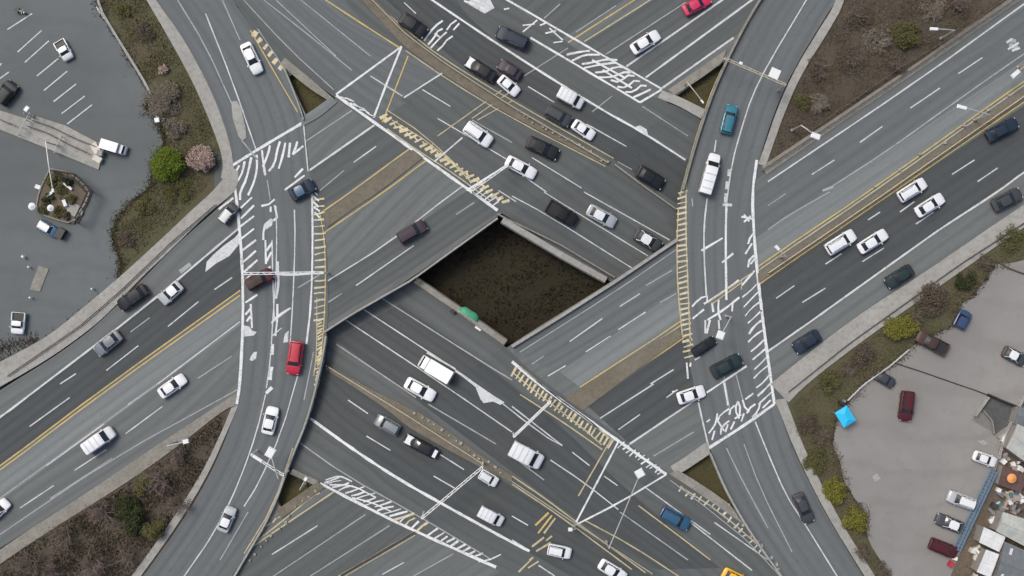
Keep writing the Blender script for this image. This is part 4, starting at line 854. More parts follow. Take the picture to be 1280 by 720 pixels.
V = [
 ('car', 'sedan', 316, 74, 65, 41, 16, 'white', 'r5', 'white car with black windows high on the left ramp, left of the grass triangle', T5, 'white'),
 ('car', 'sedan', 517, 33, 35, 38, 18, 'black', 's3', 'black car just left of the white brush stroke markings near the top edge', T3, None),
 ('car', 'suv', 640, 49, 205, 42, 18, 'navy', 's3', 'dark blue black car at the top beside the solid white line, above the queue', T3, None),
 ('car', 'sedan', 601, 88, 212, 42, 17, 'black', 's3', 'black car with a white front, first in the dense queue below the dark blue car', T3, 'frontwhite'),
 ('car', 'sedan', 637, 88, 212, 32, 16, 'plum', 's3', 'dark purple black car squeezed behind the white car in the dense queue', T3, None),
 ('car', 'coupe', 636, 108, 40, 30, 15, 'white', 's3', 'white car with a black rear window, wedged in the dense queue by the median', T3, None),
 ('van', 'van', 713, 124, 28, 34, 16, 'white', 's3', 'white van in the middle of the dark upper carriageway', T3, None),
 ('car', 'suv', 698, 146, 30, 34, 17, 'darkgrey', 's3', 'dark grey car directly below the white van on the upper carriageway', T3, None),
 ('car', 'coupe', 729, 163, 34, 31, 15, 'white', 's3', 'white car with dark rear window below the white van, by the brown median', T3, None),
 ('car', 'sedan', 806, 54, -32, 40, 16, 'white', 's1', 'white car with dark roof window heading up at the top, right of the hatched wedge', T1, None),
 ('car', 'sedan', 870, 7, -28, 37, 16, 'magenta', 's1', 'bright pinkish red car cut by the top edge', T1, None),
 ('car', 'suv', 910, 150, -76, 37, 16, 'teal', 'r6', 'teal blue car near the top of the right ramp', T5, None),
 ('van', 'van', 886, 218, -74, 52, 16, 'white', 'r6', 'long white van in the middle of the right ramp below the teal car', T5, None),
 ('car', 'sedan', 812, 222, 30, 38, 18, 'black', 's3', 'black car on its own right of the end of the upper median', T3, None),
 ('van', 'suv', 598, 169, 35, 38, 18, 'white', 's3', 'white station wagon nearest the hatched diagonal line, below the median', T3, 'white'),
 ('car', 'sedan', 678, 186, 25, 43, 18, 'black', 's3', 'black car just below the brown median, above the small white car', T3, None),
 ('car', 'coupe', 651, 210, 28, 41, 16, 'white', 's3', 'white car with black windscreen above the dark opening', T3, None),
 ('pickup_truck', 'pickup', 702, 267, 30, 41, 18, 'black', 's3', 'black pickup truck descending above the right corner of the dark opening', T3, None),
 ('car', 'sedan', 751, 270, 28, 40, 17, 'silver', 's3', 'silver car with white roof between the black pickup and the last car of the row', T3, 'white'),
 ('car', 'coupe', 809, 300, 30, 38, 18, 'darkgrey', 's3', 'dark car with white bonnet about to pass under the right highway', T3, 'white'),
 ('car', 'suv', 516, 290, -30, 39, 17, 'plum', 's1', 'dark purple car left of the dark opening heading up the highway', T1, None),
 ('car', 'sedan', 379, 238, -28, 33, 19, 'navy', 'r5', 'dark blue car crossing the left ramp beside the yellow ladder markings', T5, 'blue'),
 ('car', 'suv', 287, 267, -52, 28, 16, 'darkgrey', 's1', 'dark grey car partly under the left edge line of the left ramp', T1, 'offwhite'),
 ('car', 'sedan', 168, 372, 145, 42, 18, 'black', 's1', 'black car on the shoulder of the left highway next to the white line', T1, None),
 ('car', 'coupe', 215, 366, 138, 33, 17, 'silver', 's1', 'silver white car just inside the thick white line beside the black one', T1, 'white'),
 ('car', 'sedan', 137, 429, 142, 38, 17, 'grey', 's1', 'blue grey car on the dark carriageway near the left edge', T1, None),
 ('car', 'coupe', 217, 482, -35, 38, 16, 'white', 's1', 'white car with black roof window halfway along the lower lanes of the left highway', T1, None),
 ('car', 'van', 127, 549, -35, 41, 17, 'white', 's1', 'plain white hatchback van on the lower lanes near the bottom left wood', T1, None),
 ('car', 'coupe', 1, 636, -45, 30, 16, 'white', 's1', 'white car cut by the left edge', T1, None),
 ('car', 'suv', 370, 447, 98, 42, 18, 'red', 'r5', 'bright red estate car driving down the left ramp', T5, None),
 ('car', 'coupe', 339, 525, -77, 35, 17, 'white', 'r5', 'white car below the red car on the left ramp', T5, None),
 ('car', 'sedan', 285, 648, -68, 33, 16, 'silver', 'r5', 'whitish silver car lowest on the left ramp', T5, 'white'),
 ('car', 'suv', 326, 349, -28, 36, 17, 'maroon', 'r5', 'dark maroon car between the white gantry and the comb markings of the left ramp', T5, 'brown'),
 ('box_truck', 'boxtruck', 546, 462, 210, 46, 17, 'white', 's4', 'white box truck with long flat cargo box left of the white arrow paint', T4, None),
 ('car', 'coupe', 526, 487, 28, 41, 17, 'white', 's4', 'white car with dark windscreen directly below the box truck', T4, None),
 ('car', 'suv', 485, 531, 208, 33, 16, 'grey', 's4', 'small slate grey car beside the lower brown median', T4, None),
 ('car', 'coupe', 527, 557, 208, 46, 15, 'black', 's4', 'black car with white ends following the slate grey car', T4, 'frontwhite'),
 ('car', 'hatch', 611, 597, 30, 25, 14, 'white', 's4', 'tiny white car at the end of the thin gantry by the lower median', T4, None),
 ('van', 'van', 614, 644, 28, 33, 15, 'white', 's4', 'small white van between the thick white curve and the bottom centre median', T4, None),
 ('van', 'van', 658, 568, 28, 43, 21, 'white', 's4', 'wide white van alone in the middle of the lower diagonal highway', T4, None),
 ('car', 'suv', 843, 647, 28, 40, 18, 'blue', 's4', 'dark blue car near the lower right end of the diagonal highway', T4, None),
 ('car', 'sedan', 765, 712, 32, 38, 16, 'white', 's4', 'white car cut by the bottom edge near the middle', T4, None),
 ('car', 'hatch', 699, 688, 12, 30, 15, 'white', 's4', 'white car standing across the lane beside the three yellow bars', T4, None),
 ('taxi', 'sedan', 917, 722, 28, 34, 18, 'yellow', 's4', 'yellow taxi peeking in at the bottom edge', T4, None),
 ('car', 'coupe', 863, 493, -18, 36, 17, 'white', 's2', 'white car with black windscreen at the lower end of the right ramp crossing', T2, None),
 ('car', 'sedan', 907, 457, -27, 42, 18, 'darkgreen', 's2', 'dark green car right of the white car on the right ramp crossing', T2, None),
 ('car', 'sedan', 879, 433, -33, 34, 13, 'black', 's2', 'slim black car just under the square lamp head below the right ramp', T2, None),
 ('car', 'sedan', 1007, 427, 148, 37, 18, 'navy', 's2', 'dark navy car outside the white line, lowest on the right highway', T2, None),
 ('car', 'sedan', 1122, 346, 148, 38, 17, 'darkgreen', 's2', 'dark car with pale front on the shoulder near the broad pavement', T2, None),
 ('van', 'suv', 1049, 303, -32, 41, 17, 'white', 's2', 'white wagon next to the yellow line, left one of the lower white pair', T2, None),
 ('car', 'coupe', 1089, 302, -32, 41, 16, 'white', 's2', 'white car with black windscreen, right one of the lower white pair', T2, None),
 ('car', 'hatch', 1138, 238, -32, 39, 16, 'white', 's2', 'white car next to the yellow line, upper one of the upper white pair', T2, None),
 ('car', 'coupe', 1160, 257, -32, 40, 16, 'white', 's2', 'white car with black rear window, lower one of the upper white pair', T2, None),
 ('car', 'sedan', 1250, 163, -27, 43, 17, 'navy', 's2', 'dark navy car close to the yellow line near the right edge', T2, None),
 ('car', 'sedan', 1256, 250, -27, 40, 18, 'darkgrey', 's2', 'charcoal car at the right edge beside the broad pavement', T2, None),
 ('car', 'sedan', 1003, 634, 66, 40, 16, 'darkgrey', 'r6', 'dark car fading into the asphalt low on the right ramp', T5, None),
 ('car', 'suv', 11, 117, -52, 31, 19, 'black', 'lot', 'black parked car at the left edge of the car park above the walkway', T6, None),
 ('van', 'boxtruck', 145, 185, 17, 31, 12, 'white', 'lot', 'slim white truck parked at the end of the railed walkway', T6, None),
 ('utility_truck', 'pickup', 82, 64, 60, 26, 15, 'offwhite', 'lot', 'cluttered pale truck standing alone above the angled bays', T6, 'white'),
 ('utility_truck', 'pickup', 25, 404, 95, 27, 17, 'white', 'lot', 'cluttered white truck near the pavement at the left edge', T6, None),
 ('car', 'hatch', 62, 286, 30, 26, 14, 'blue', 'lot', 'small blue and white car parked below the planted island', T6, 'white'),
 ('car', 'hatch', 1201, 399, -62, 24, 17, 'bluedeep', 'lot2', 'small deep blue car at the upper end of the beige car park', T6, None),
 ('pickup_truck', 'pickup', 1162, 428, 208, 42, 17, 'brown', 'lot2', 'dark brown pickup backed under the yellow green bush', T6, None),
 ('car', 'coupe', 1105, 474, 30, 27, 14, 'darkgrey', 'lot2', 'old dark car with white stripe near the maroon car and the fence', T6, None),
 ('car', 'suv', 1131, 507, 97, 38, 17, 'maroon', 'lot2', 'maroon car standing alone in the upper part of the beige car park', T6, None),
 ('car', 'sedan', 1266, 445, 28, 32, 16, 'darkgrey', 'lot2', 'dark car with white bonnet at the right edge of the beige car park', T6, 'white'),
 ('car', 'coupe', 1229, 573, 20, 31, 14, 'white', 'lot2', 'white car, topmost of the four parked beside the blue walkway', T6, None),
 ('car', 'suv', 1199, 624, 200, 36, 16, 'silver', 'lot2', 'silver car with white roof, second of the four parked beside the blue walkway', T6, 'white'),
 ('car', 'sedan', 1185, 653, 202, 37, 16, 'darkgrey', 'lot2', 'black car with white roof, third of the four parked beside the blue walkway', T6, 'white'),
 ('car', 'hatch', 1177, 684, 22, 37, 16, 'maroon', 'lot2', 'maroon car, lowest of the four parked beside the blue walkway', T6, None),
]
for (nm, kd, cx, cy, ang, L_, W_, colr, key, lab, grp, p2) in V:
    if nm == 'limousine': nm = 'pickup_truck'
    r_ = vehicle(nm, kd, cx, cy, ang, L_, W_, colr, key, lab, grp, paint2=p2 if p2 not in ('frontwhite',) else None)
    if p2 == 'frontwhite':
        m = MB()
        m.box((1.62, 0, .90), (.95, 1.45, .05), taper=.94); o = m.build('white_hood', carpaint('white', COLS['white']), r_)
        if cx == 527:
            m = MB(); m.box((-1.95, 0, .99), (.45, 1.3, .05), taper=.94); m.build('white_trunk_lid', carpaint('white', COLS['white']), r_)
# ------------------------------------------------------------------ vegetation
def leaf_cloud(mb, c, rx, ry, rz, n, size, clumps=14, shell=.6):
    cl = []
    for _ in range(clumps):
        a = random.uniform(0, 6.283); r = random.random() ** .5 * .75; h = random.uniform(.1, .85)
        cl.append((c[0] + math.cos(a) * r * rx, c[1] + math.sin(a) * r * ry, c[2] + h * rz * (1 - r * r * .6), random.uniform(.28, .5)))
    for i in range(n):
        q = random.choice(cl); d_ = Vector((random.gauss(0, 1), random.gauss(0, 1), random.gauss(0, 1))).normalized() * (random.random() ** .4)
        p = Vector((q[0] + d_.x * q[3] * rx, q[1] + d_.y * q[3] * ry, max(c[2] + .02, q[2] + d_.z * q[3] * rz)))
        u = Vector((random.gauss(0, 1), random.gauss(0, 1), random.gauss(0, .5))).normalized(); v = u.cross(Vector((random.gauss(0, .5), random.gauss(0, .5), 1))).normalized()
        s = size * random.uniform(.6, 1.4)
        mb.add([p - u * s - v * s * .4, p + u * s * .2 - v * s * .6, p + u * s + v * s * .2, p - u * s * .2 + v * s * .6], [(0, 1, 2, 3)])
def branches(mb, base, h, spread, n0, depth=3, r0=.07):
    def grow(p, d_, l, r, k):
        q = p + d_ * l; mb.tube(p, q, r, r * .6, 4 if k > 1 else 3, caps=False)
        if k <= 0: return
        for _ in range(random.choice((2, 3, 3))):
            nd = (d_ + Vector((random.gauss(0, .55), random.gauss(0, .55), random.gauss(.05, .35)))).normalized()
            grow(p.lerp(q, random.uniform(.45, 1)), nd, l * random.uniform(.55, .85), r * .55, k - 1)
    for _ in range(n0):
        a = random.uniform(0, 6.283); s = random.uniform(.2, 1) * spread
        d_ = Vector((math.cos(a) * s, math.sin(a) * s, h)).normalized(); grow(Vector(base), d_, math.hypot(h, s) * .42, r0, depth)
def bush(name, px, py, rpx, h, mat, label, n=3500, size=.13, ry=None, group=None, twig='wood', clumps=16, cat='bush'):
    root = empty(name, W(px, py, -.05)); setp(root, label, cat, group); r = rpx * K * .98; r2 = (ry or rpx) * K * .98
    m = MB(); branches(m, (0, 0, 0), h * .7, r * .6, 6, 2, .07); m.build('trunk', M[twig], root)
    m = MB(); leaf_cloud(m, (0, 0, h * .1), r, r2, h * .85, n, size, clumps); m.build('crown', M[mat], root); return root
def bare(name, px, py, rpx, h, mat, label, n0=7, depth=3, r0=.06, group=None, dry=0):
    o = empty(name, W(px, py, -.05)); setp(o, label, 'bare shrub' if h < 3 else 'bare tree', group)
    m = MB(); branches(m, (0, 0, 0), h, rpx * K, n0, depth, r0); m.build('branches', M[mat], o)
    if dry:
        m = MB(); leaf_cloud(m, (0, 0, .05), rpx * K, rpx * K, h * .6, dry, .10, 12); m.build('dry_leaves', M['leafdry' if mat != 'twiggrey' else 'leafgrey'], o)
    return o
bush('round_bush', 211, 206, 23, 3.2, 'leafgreen', 'round bright green bush in the top left verge', 9000, .11, clumps=34)
bush('round_bush', 253, 201, 18, 2.6, 'leafpink', 'round pinkish blossoming bush beside the bright green one', 5000, .10, clumps=26)
bare('bare_bush', 205, 125, 24, 2.6, 'twiggrey', 'large grey brown leafless bush by the edge of the blue grey car park', 16, 4, .05, dry=4200)
bare('bare_bush', 222, 160, 15, 2.0, 'twiggrey', 'smaller pale brown leafless bush below the large grey one', 9, 4, .04, dry=1700)
bush('flowering_bush', 205, 88, 7, 1.2, 'leafpink', 'small white flowering shrub alone in the top left verge', 500, .10)
bush('low_shrub', 182, 258, 14, 1.0, 'leafolive', 'low olive shrub at the lower end of the top left verge', 1200, .10)
bush('low_shrub', 222, 240, 20, 1.0, 'leafolive', 'low green cover under the bright green bush', 2200, .10)
bush('low_shrub', 158, 300, 12, 1.0, 'leafdry', 'low reddish brown shrub at the car park edge beside the left pavement', 1000, .10)
bush('low_shrub', 183, 40, 14, .9, 'leafdry', 'low rusty shrub in the upper part of the top left verge', 1000, .10)
bush('low_shrub', 155, 15, 12, .9, 'leafolive', 'low olive shrub at the top edge of the top left verge', 900, .10)
bush('round_bush', 1130, 44, 19, 2.2, 'leafolive', 'olive round bush in the dark verge near the top right lamp', 3400, .11)
bush('low_shrub', 1003, 128, 12, 1.4, 'leafolive', 'small olive bush in the lower tip of the dark verge', 1100, .10)
bush('yellow_bush', 1122, 409, 22, 2.2, 'leafyel', 'bright yellow green bush between the broad pavement and the brown pickup', 5200, .11, ry=17)
bush('yellow_bush', 1042, 612, 16, 1.8, 'leafyel', 'yellow green bush beside the lower right ramp pavement, upper of two', 2600, .11)
bush('yellow_bush', 1068, 648, 18, 1.8, 'leafyel', 'yellow green bush beside the lower right ramp pavement, lower of two', 3000, .11)
bush('brown_bush', 1165, 372, 24, 1.8, 'leafdry', 'broad brown bush above the brown pickup', 3800, .10)
bush('brown_bush', 1080, 448, 20, 1.6, 'leafdry', 'dull brown bush left of the yellow green bush along the broad pavement', 2600, .10)
bush('olive_bush', 1035, 478, 16, 1.4, 'leafolive', 'olive bush above the bright blue canopy', 1800, .10)
bush('olive_bush', 1205, 350, 15, 1.4, 'leafdark', 'dark green bush at the top corner of the beige car park', 1600, .10)
bush('olive_bush', 1262, 300, 18, 1.2, 'leafolive', 'olive bush at the right edge above the beige car park', 1800, .10)
bush('olive_bush', 1018, 575, 18, 1.3, 'leafolive', 'olive brown bush on the verge left of the beige car park', 2000, .10)
bush('olive_bush', 1008, 530, 16, 1.3, 'leafdry', 'brown bush at the upper corner of the lower right verge', 1700, .10)
bush('green_tree', 165, 640, 24, 3.4, 'leafdark', 'dark green leafy tree in the middle of the bottom left wood', 4200, .13, cat='tree')
bush('green_tree', 195, 660, 17, 2.6, 'leafolive', 'olive green tree next to the dark green one in the bottom left wood', 2200, .12, cat='tree')
bush('olive_bush', 180, 605, 15, 1.6, 'leafolive', 'olive bush above the trees in the bottom left wood', 1400, .11)
WB = 'bare trees in the bottom left wood'
for i, (x, y, r_, h_, mt, lab) in enumerate([(205, 598, 24, 4.5, 'twigred', 'reddish leafless tree nearest the ramp in the bottom left wood'), (130, 640, 22, 4, 'twigred', 'leafless tree left of the dark green tree in the bottom left wood'),
        (85, 668, 26, 4, 'twig', 'wide leafless tree in the left half of the bottom left wood'), (120, 700, 24, 4, 'twigred', 'reddish leafless tree at the bottom edge of the wood'), (40, 700, 22, 3.5, 'twig', 'leafless tree in the far left tip of the wood'),
        (70, 715, 18, 3, 'twigred', 'small leafless tree cut by the bottom edge at far left'), (160, 690, 18, 3, 'twig', 'leafless tree below the dark green tree'), (225, 570, 14, 2.6, 'twig', 'small leafless tree in the upper tip of the wood'), (225, 630, 16, 2.6, 'twig', 'leafless tree close to the kerb strip of the bottom left wood')]):
    bare('bare_tree', x, y, r_, h_, mt, lab, 8, 4, .10, WB, dry=350)
TB_ = 'bare shrubs in the top right verge'
labs = ['leafless shrub at the top edge of the dark verge beside the ramp', 'leafless shrub in the middle of the dark verge', 'leafless shrub left of the olive round bush', 'leafless shrub below the olive round bush', 'leafless shrub right of the olive round bush at the top edge',
        'leafless shrub halfway down the ramp side of the dark verge', 'leafless shrub near the lamp with the oval head', 'leafless shrub along the wire fence at the top right']
for (x, y, r_), lab in zip([(1070, 18, 20), (1065, 75, 22), (1095, 50, 20), (1120, 80, 16), (1165, 15, 18), (1020, 85, 16), (1022, 130, 14), (1195, 8, 18)], labs):
    bare('bare_bush', x, y, r_, 2.4, random.choice(['twig', 'twiggrey', 'twigred']), lab, 8, 4, .045, TB_, dry=900)
for (x, y, r_, lab) in [(1145, 395, 12, 'leafless shrub between the yellow green bush and the broad brown bush'), (1060, 462, 12, 'leafless shrub beside the fence left of the old dark car'), (1025, 545, 14, 'leafless shrub left of the bright blue canopy'),
                        (1075, 690, 14, 'leafless shrub at the bottom of the lower right verge'), (1100, 712, 14, 'leafless shrub at the bottom edge of the beige car park'), (1230, 330, 14, 'leafless shrub at the upper right corner of the beige car park')]:
    bare('bare_bush', x, y, r_, 1.8, 'twig', lab, 7, 4, .04, 'bare shrubs around the beige car park', dry=500)
# ground cover: tufts
def inside(p, poly):
    x, y = p; c = False; n = len(poly)
    for i in range(n):
        x1, y1 = poly[i]; x2, y2 = poly[i - 1]
        if (y1 > y) != (y2 > y) and x < (x2 - x1) * (y - y1) / (y2 - y1) + x1: c = not c
    return c
def cover(name, poly, n, mat, label, z=-.05, excl=(), size=.11, hgt=.12):
    xs = [p[0] for p in poly]; ys = [p[1] for p in poly]; mb = MB(); cnt = 0
    while cnt < n:
        x, y = random.uniform(min(xs), max(xs)), random.uniform(min(ys), max(ys))
        if math.sin(x * .11 + math.sin(y * .07) * 2) + math.sin(y * .13 + x * .05) + random.uniform(-1.6, 1.6) < -.4: cnt += .2; continue
        if not inside((x, y), poly) or any(inside((x, y), e) for e in excl): cnt += .05; continue
        p = W(x, y, z); a = random.uniform(0, 6.28); s = size * random.uniform(.5, 1.5); t = Vector((math.cos(a), math.sin(a), 0)); q = Vector((random.gauss(0, .6), random.gauss(0, .6), 1)) * hgt * random.uniform(.4, 1)
        mb.add([p - t * s, p + t * s, p + t * s * .4 + q, p - t * s * .4 + q], [(0, 1, 2, 3)]); cnt += 1
    o = mb.build(name, M[mat]); setp(o, label, 'ground cover', kind='stuff')
    return o
IN1 = [(118, 0), (183, -10), (215, 52), (245, 110), (268, 160), (280, 200), (255, 238), (145, 345), (140, 290), (150, 270), (190, 235), (208, 178), (180, 135), (186, 115), (143, 42)]
cover('grass', IN1, 9000, 'leafolive', 'short olive grass of the top left verge', excl=(LOT1,))
cover('dead_grass', IN1, 8000, 'leafdry', 'dead brown grass of the top left verge', excl=(LOT1,))
def edge_cover(name, path, n, spread, mat, label, z=-.015, size=.14, hgt=.14):
    mb = MB(); L_ = plen(path); P = resample(path, 400)
    for _ in range(n):
        i = random.randrange(1, 400); a, b = P[i - 1], P[i]; t = random.random(); l = math.dist(a, b) or 1
        nx, ny = -(b[1] - a[1]) / l, (b[0] - a[0]) / l; o_ = random.gauss(0, 1) * spread * (.5 + .5 * math.sin(i * .13) * math.sin(i * .047 + 1))
        x = a[0] + (b[0] - a[0]) * t + nx * o_; y = a[1] + (b[1] - a[1]) * t + ny * o_; p = W(x, y, z); an = random.uniform(0, 6.28); s = size * random.uniform(.4, 1.5)
        tt = Vector((math.cos(an), math.sin(an), 0)); q = Vector((random.gauss(0, .6), random.gauss(0, .6), 1)) * hgt * random.uniform(.4, 1)
        mb.add([p - tt * s, p + tt * s, p + tt * s * .4 + q, p - tt * s * .4 + q], [(0, 1, 2, 3)])
    o = mb.build(name, M[mat]); setp(o, label, 'ground cover', kind='stuff')
E1 = LOT1[3:18]; E2 = LOT2[1:21]
edge_cover('leaf_litter', E1, 2600, 5, 'leafdry', 'dead leaves drifted over the edge of the blue grey car park')
edge_cover('leaf_litter', E1[6:], 1500, 6, 'leafolive', 'weeds along the edge of the blue grey car park')
edge_cover('leaf_litter', E2, 2600, 5, 'leafdry', 'dead leaves drifted over the edge of the beige car park')
edge_cover('leaf_litter', [(155, 350), (60, 424), (0, 452)], 900, 5, 'leafdry', 'dead leaves along the pavement at the blue grey car park')
edge_cover('leaf_litter', [(-5, 440), (20, 430), (50, 425)], 900, 10, 'leafdry', 'dead leaves in the lower left corner of the blue grey car park')
I2 = [(1056, -10), (1000, 95), (966, 182), (960, 205), (1050, 140), (1150, 74), (1262, 0)]
cover('dead_grass', I2, 14000, 'leafdry', 'dead brown undergrowth of the top right verge')
cover('grass', I2, 3000, 'leafolive', 'thin olive grass of the top right verge')
I3 = [(-5, 708), (75, 658), (150, 612), (220, 564), (280, 514), (275, 545), (250, 595), (212, 652), (165, 722), (-5, 730)]
cover('dead_grass', I3, 13000, 'leafdry', 'dead brown undergrowth of the bottom left wood', hgt=.4)
cover('grass', I3, 4000, 'leafolive', 'olive undergrowth of the bottom left wood')
I4 = [(990, 505), (1095, 418), (1195, 348), (1285, 286), (1285, 330), (1120, 470), (1050, 560), (1060, 620), (1090, 640), (1120, 725), (1100, 725), (1048, 645), (1008, 562)]
cover('grass', I4, 9000, 'leafolive', 'olive grass between the beige car park and the roads', excl=(LOT2,))
cover('dead_grass', I4, 11000, 'leafdry', 'dead brown grass between the beige car park and the roads', excl=(LOT2,))
for (t, nm) in TRI:
    cover('grass', t, 1500, 'leafolive', 'olive grass inside the %s sunken triangle' % nm, z=-1.3)
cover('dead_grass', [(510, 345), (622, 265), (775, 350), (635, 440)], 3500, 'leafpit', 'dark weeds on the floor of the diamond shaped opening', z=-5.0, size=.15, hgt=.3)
YARD = [(1290, 480), (1262, 540), (1240, 600), (1200, 690), (1188, 725), (1290, 725)]
cover('dead_grass', YARD, 2500, 'leafdry', 'dry weeds of the dirt yard', z=-.03)
# ------------------------------------------------------------------ top left car park furniture
WALK = [(-80, 110), (0, 138), (38, 150), (42, 144), (82, 157), (131, 183), (123, 212), (70, 190), (0, 162), (-80, 135)]
struct(slab('walkway', WALK, .22, M['conc'], .26), 'raised pale concrete walkway crossing the blue grey car park', 'walkway')
guardrail([(36, 158), (60, 166), (82, 178), (112, 192)], 'rusty double rail along the middle of the raised walkway', base=.22, mat='rust', posts=9, ht=.8, name='handrail')
guardrail([(42, 151), (64, 158), (92, 172), (122, 184)], 'thin dark rail along the upper side of the raised walkway', base=.22, mat='rust', posts=11, ht=.8, name='handrail')
guardrail([(2, 150), (20, 157)], 'short rusty rail on the left end of the raised walkway', base=.22, mat='rust', posts=7, ht=.8, name='handrail')
guardrail([(42, 143), (27, 170)], 'pale crossbar over the raised walkway', base=.22, mat='steel', posts=9, ht=1.6, name='handrail')
guardrail([(80, 172), (72, 192)], 'pale post and rail at the middle of the raised walkway', base=.22, mat='steel', posts=9, ht=1.4, name='handrail')
def crate(px, py, w_, d_, h_, ang, mat, label, group=None, name='crate', z=0.0, cat=None):
    o = empty(name, W(px, py, z), R(-ang)); setp(o, label, cat or name.replace('_', ' '), group)
    m = MB(); m.box((0, 0, h_ * .45), (w_, d_, h_ * .9)); m.build('box', M[mat] if isinstance(mat, str) else mat, o)
    m = MB(); m.box((0, 0, h_ * .94), (w_ * 1.05, d_ * 1.05, h_ * .1))
    for s in (-1, 1): m.box((s * w_ * .42, 0, h_ * 1.0), (w_ * .08, d_ * 1.06, h_ * .06))
    m.build('lid', M[mat] if isinstance(mat, str) else mat, o); return o
M['cream_cloth'] = simple('cream_cloth', (.62, .60, .52), .9, 0, .3, 3)
M['cloth_white'] = simple('white_sheet', (.74, .75, .74), .8, 0, .2, 3)
M['darkwood'] = simple('dark_timber', (.05, .042, .038), .8, 0, .4, 3)
M['greytarp'] = simple('grey_tarp', (.20, .21, .21), .8, 0, .3, 3)
M['redplastic'] = simple('red_plastic', (.45, .03, .05), .5)
M['greenplastic'] = simple('green_plastic', (.08, .17, .12), .5)
M['blueplastic'] = simple('blue_plastic', (.09, .20, .32), .5)
M['pinkish'] = simple('faded_pink_board', (.36, .29, .27), .8, 0, .4)
M['orange'] = simple('orange_cloth', (.75, .32, .10), .7, 0, .2)
crate(121, 186, 1.6, 1.0, .7, 60, 'cream_cloth', 'cream covered bench at the right end of the raised walkway', name='bench', z=.22)
crate(123, 199, 1.3, .9, .6, 30, 'cream_cloth', 'pale planter box at the lower corner of the raised walkway', name='planter_box', z=.22)
crate(127, 192, .8, .8, .9, 15, 'conc', 'small concrete post block at the right end of the raised walkway', name='block', z=.22)
# planted island
ISL = [(64, 211), (90, 217), (114, 238), (109, 252), (92, 280), (70, 274), (46, 265), (50, 240)]
struct(slab('planted_island', ISL, .35, M['dirt'], .4), 'raised planted island in the blue grey car park', 'planted island')
def ring_wall(poly, label, mat, wd=.3, ht=.55):
    return barrier(poly + [poly[0]], wd, ht, label, mat=mat, name='planter_wall', cat='wall')
ring_wall(ISL, 'dark low wall around the planted island', 'conc_dirty')
slab('paving_disc', [(92 + 11 * math.cos(t * .35) * 1.0 + 4 * math.sin(t * .35), 262 + 9 * math.sin(t * .35)) for t in range(18)], .37, M['conc'], .0, bpy.data.objects['planted_island'])
for (x, y, r_, mt, lb) in [(66, 228, 9, 'leafolive', 'olive bush in the upper corner of the planted island'), (78, 240, 10, 'leafolive', 'olive bush in the middle of the planted island'), (62, 250, 9, 'leafdark', 'dark bush at the left side of the planted island'),
                           (90, 248, 8, 'leafolive', 'olive bush in front of the pale paving disc'), (56, 262, 7, 'leafolive', 'small olive bush in the lower left corner of the planted island'), (74, 222, 8, 'leafolive', 'olive bush under the upper pergola beam'), (84, 270, 6, 'leafdry', 'dry bush at the lowest corner of the planted island'),
                           (76, 266, 9, 'leafolive', 'low olive bush at the lower side of the planted island'), (88, 228, 6, 'leafdark', 'small dark bush beside the timber pergola')]:
    bush('low_shrub', x, y, r_, 1.4, mt, lb, 900, .10)
p_ = empty('pergola', W(92, 222, 0)); setp(p_, 'dark timber pergola along the upper right side of the planted island', 'pergola')
def rel(x, y, z): return W(x, y, z) - p_.location
for a, b in [((66, 213), (94, 218)), ((94, 218), (116, 239)), ((116, 239), (98, 280)), ((70, 219), (92, 224)), ((92, 224), (109, 241)), ((109, 241), (94, 272))]:
    m = MB(); m.tube(rel(*a, 2.4), rel(*b, 2.4), .13, n=4); m.build('beam', M['darkwood'], p_)
for i in range(12):
    t = i / 11; m = MB(); a = resample([(66, 213), (94, 218), (116, 239), (98, 280)], 12)[i]; b = resample([(70, 219), (92, 224), (109, 241), (94, 272)], 12)[i]
    m.tube(rel(*a, 2.5), rel(*b, 2.5), .10, n=4); m.build('slat', M['darkwood'], p_)
for a in [(67, 214), (94, 219), (115, 239), (98, 279), (93, 272)]:
    m = MB(); m.tube(rel(*a, 0), rel(*a, 2.4), .1, n=6); m.build('post', M['darkwood'], p_)
def parasol(px, py, r, mat, label, h=2.2, n=8):
    o = empty('parasol', W(px, py, .3)); setp(o, label, 'parasol'); m = MB(); m.tube((0, 0, 0), (0, 0, h), .04, n=6); m.build('pole', M['steel'], o)
    m = MB(); m.add([(math.cos(6.283 * i / n) * r, math.sin(6.283 * i / n) * r, h - .35) for i in range(n)] + [(0, 0, h)], [(i, (i + 1) % n, n) for i in range(n)]); m.build('canopy', M[mat], o)
parasol(69, 261, .55, 'cloth_white', 'small round white parasol in the lower half of the planted island')
parasol(46, 259, .6, 'cloth_white', 'white parasol just outside the left corner of the planted island')
crate(82, 254, 1.0, .5, .5, 70, 'cloth_white', 'white bench in the middle of the planted island', name='bench', z=.35)
crate(86, 233, 1.5, .35, .5, 40, 'cloth_white', 'slim white bench beside the pergola', name='bench', z=.35)
crate(63, 243, 1.1, .35, .45, -40, 'cloth_white', 'slim white bench on the left side of the planted island', name='bench', z=.35)
crate(49, 234, .8, .6, .6, 20, 'cloth_white', 'white box left of the planted island', name='box')
crate(78, 292, 1.6, 1.1, 1.2, -60, 'trim', 'black container below the planted island', name='container')
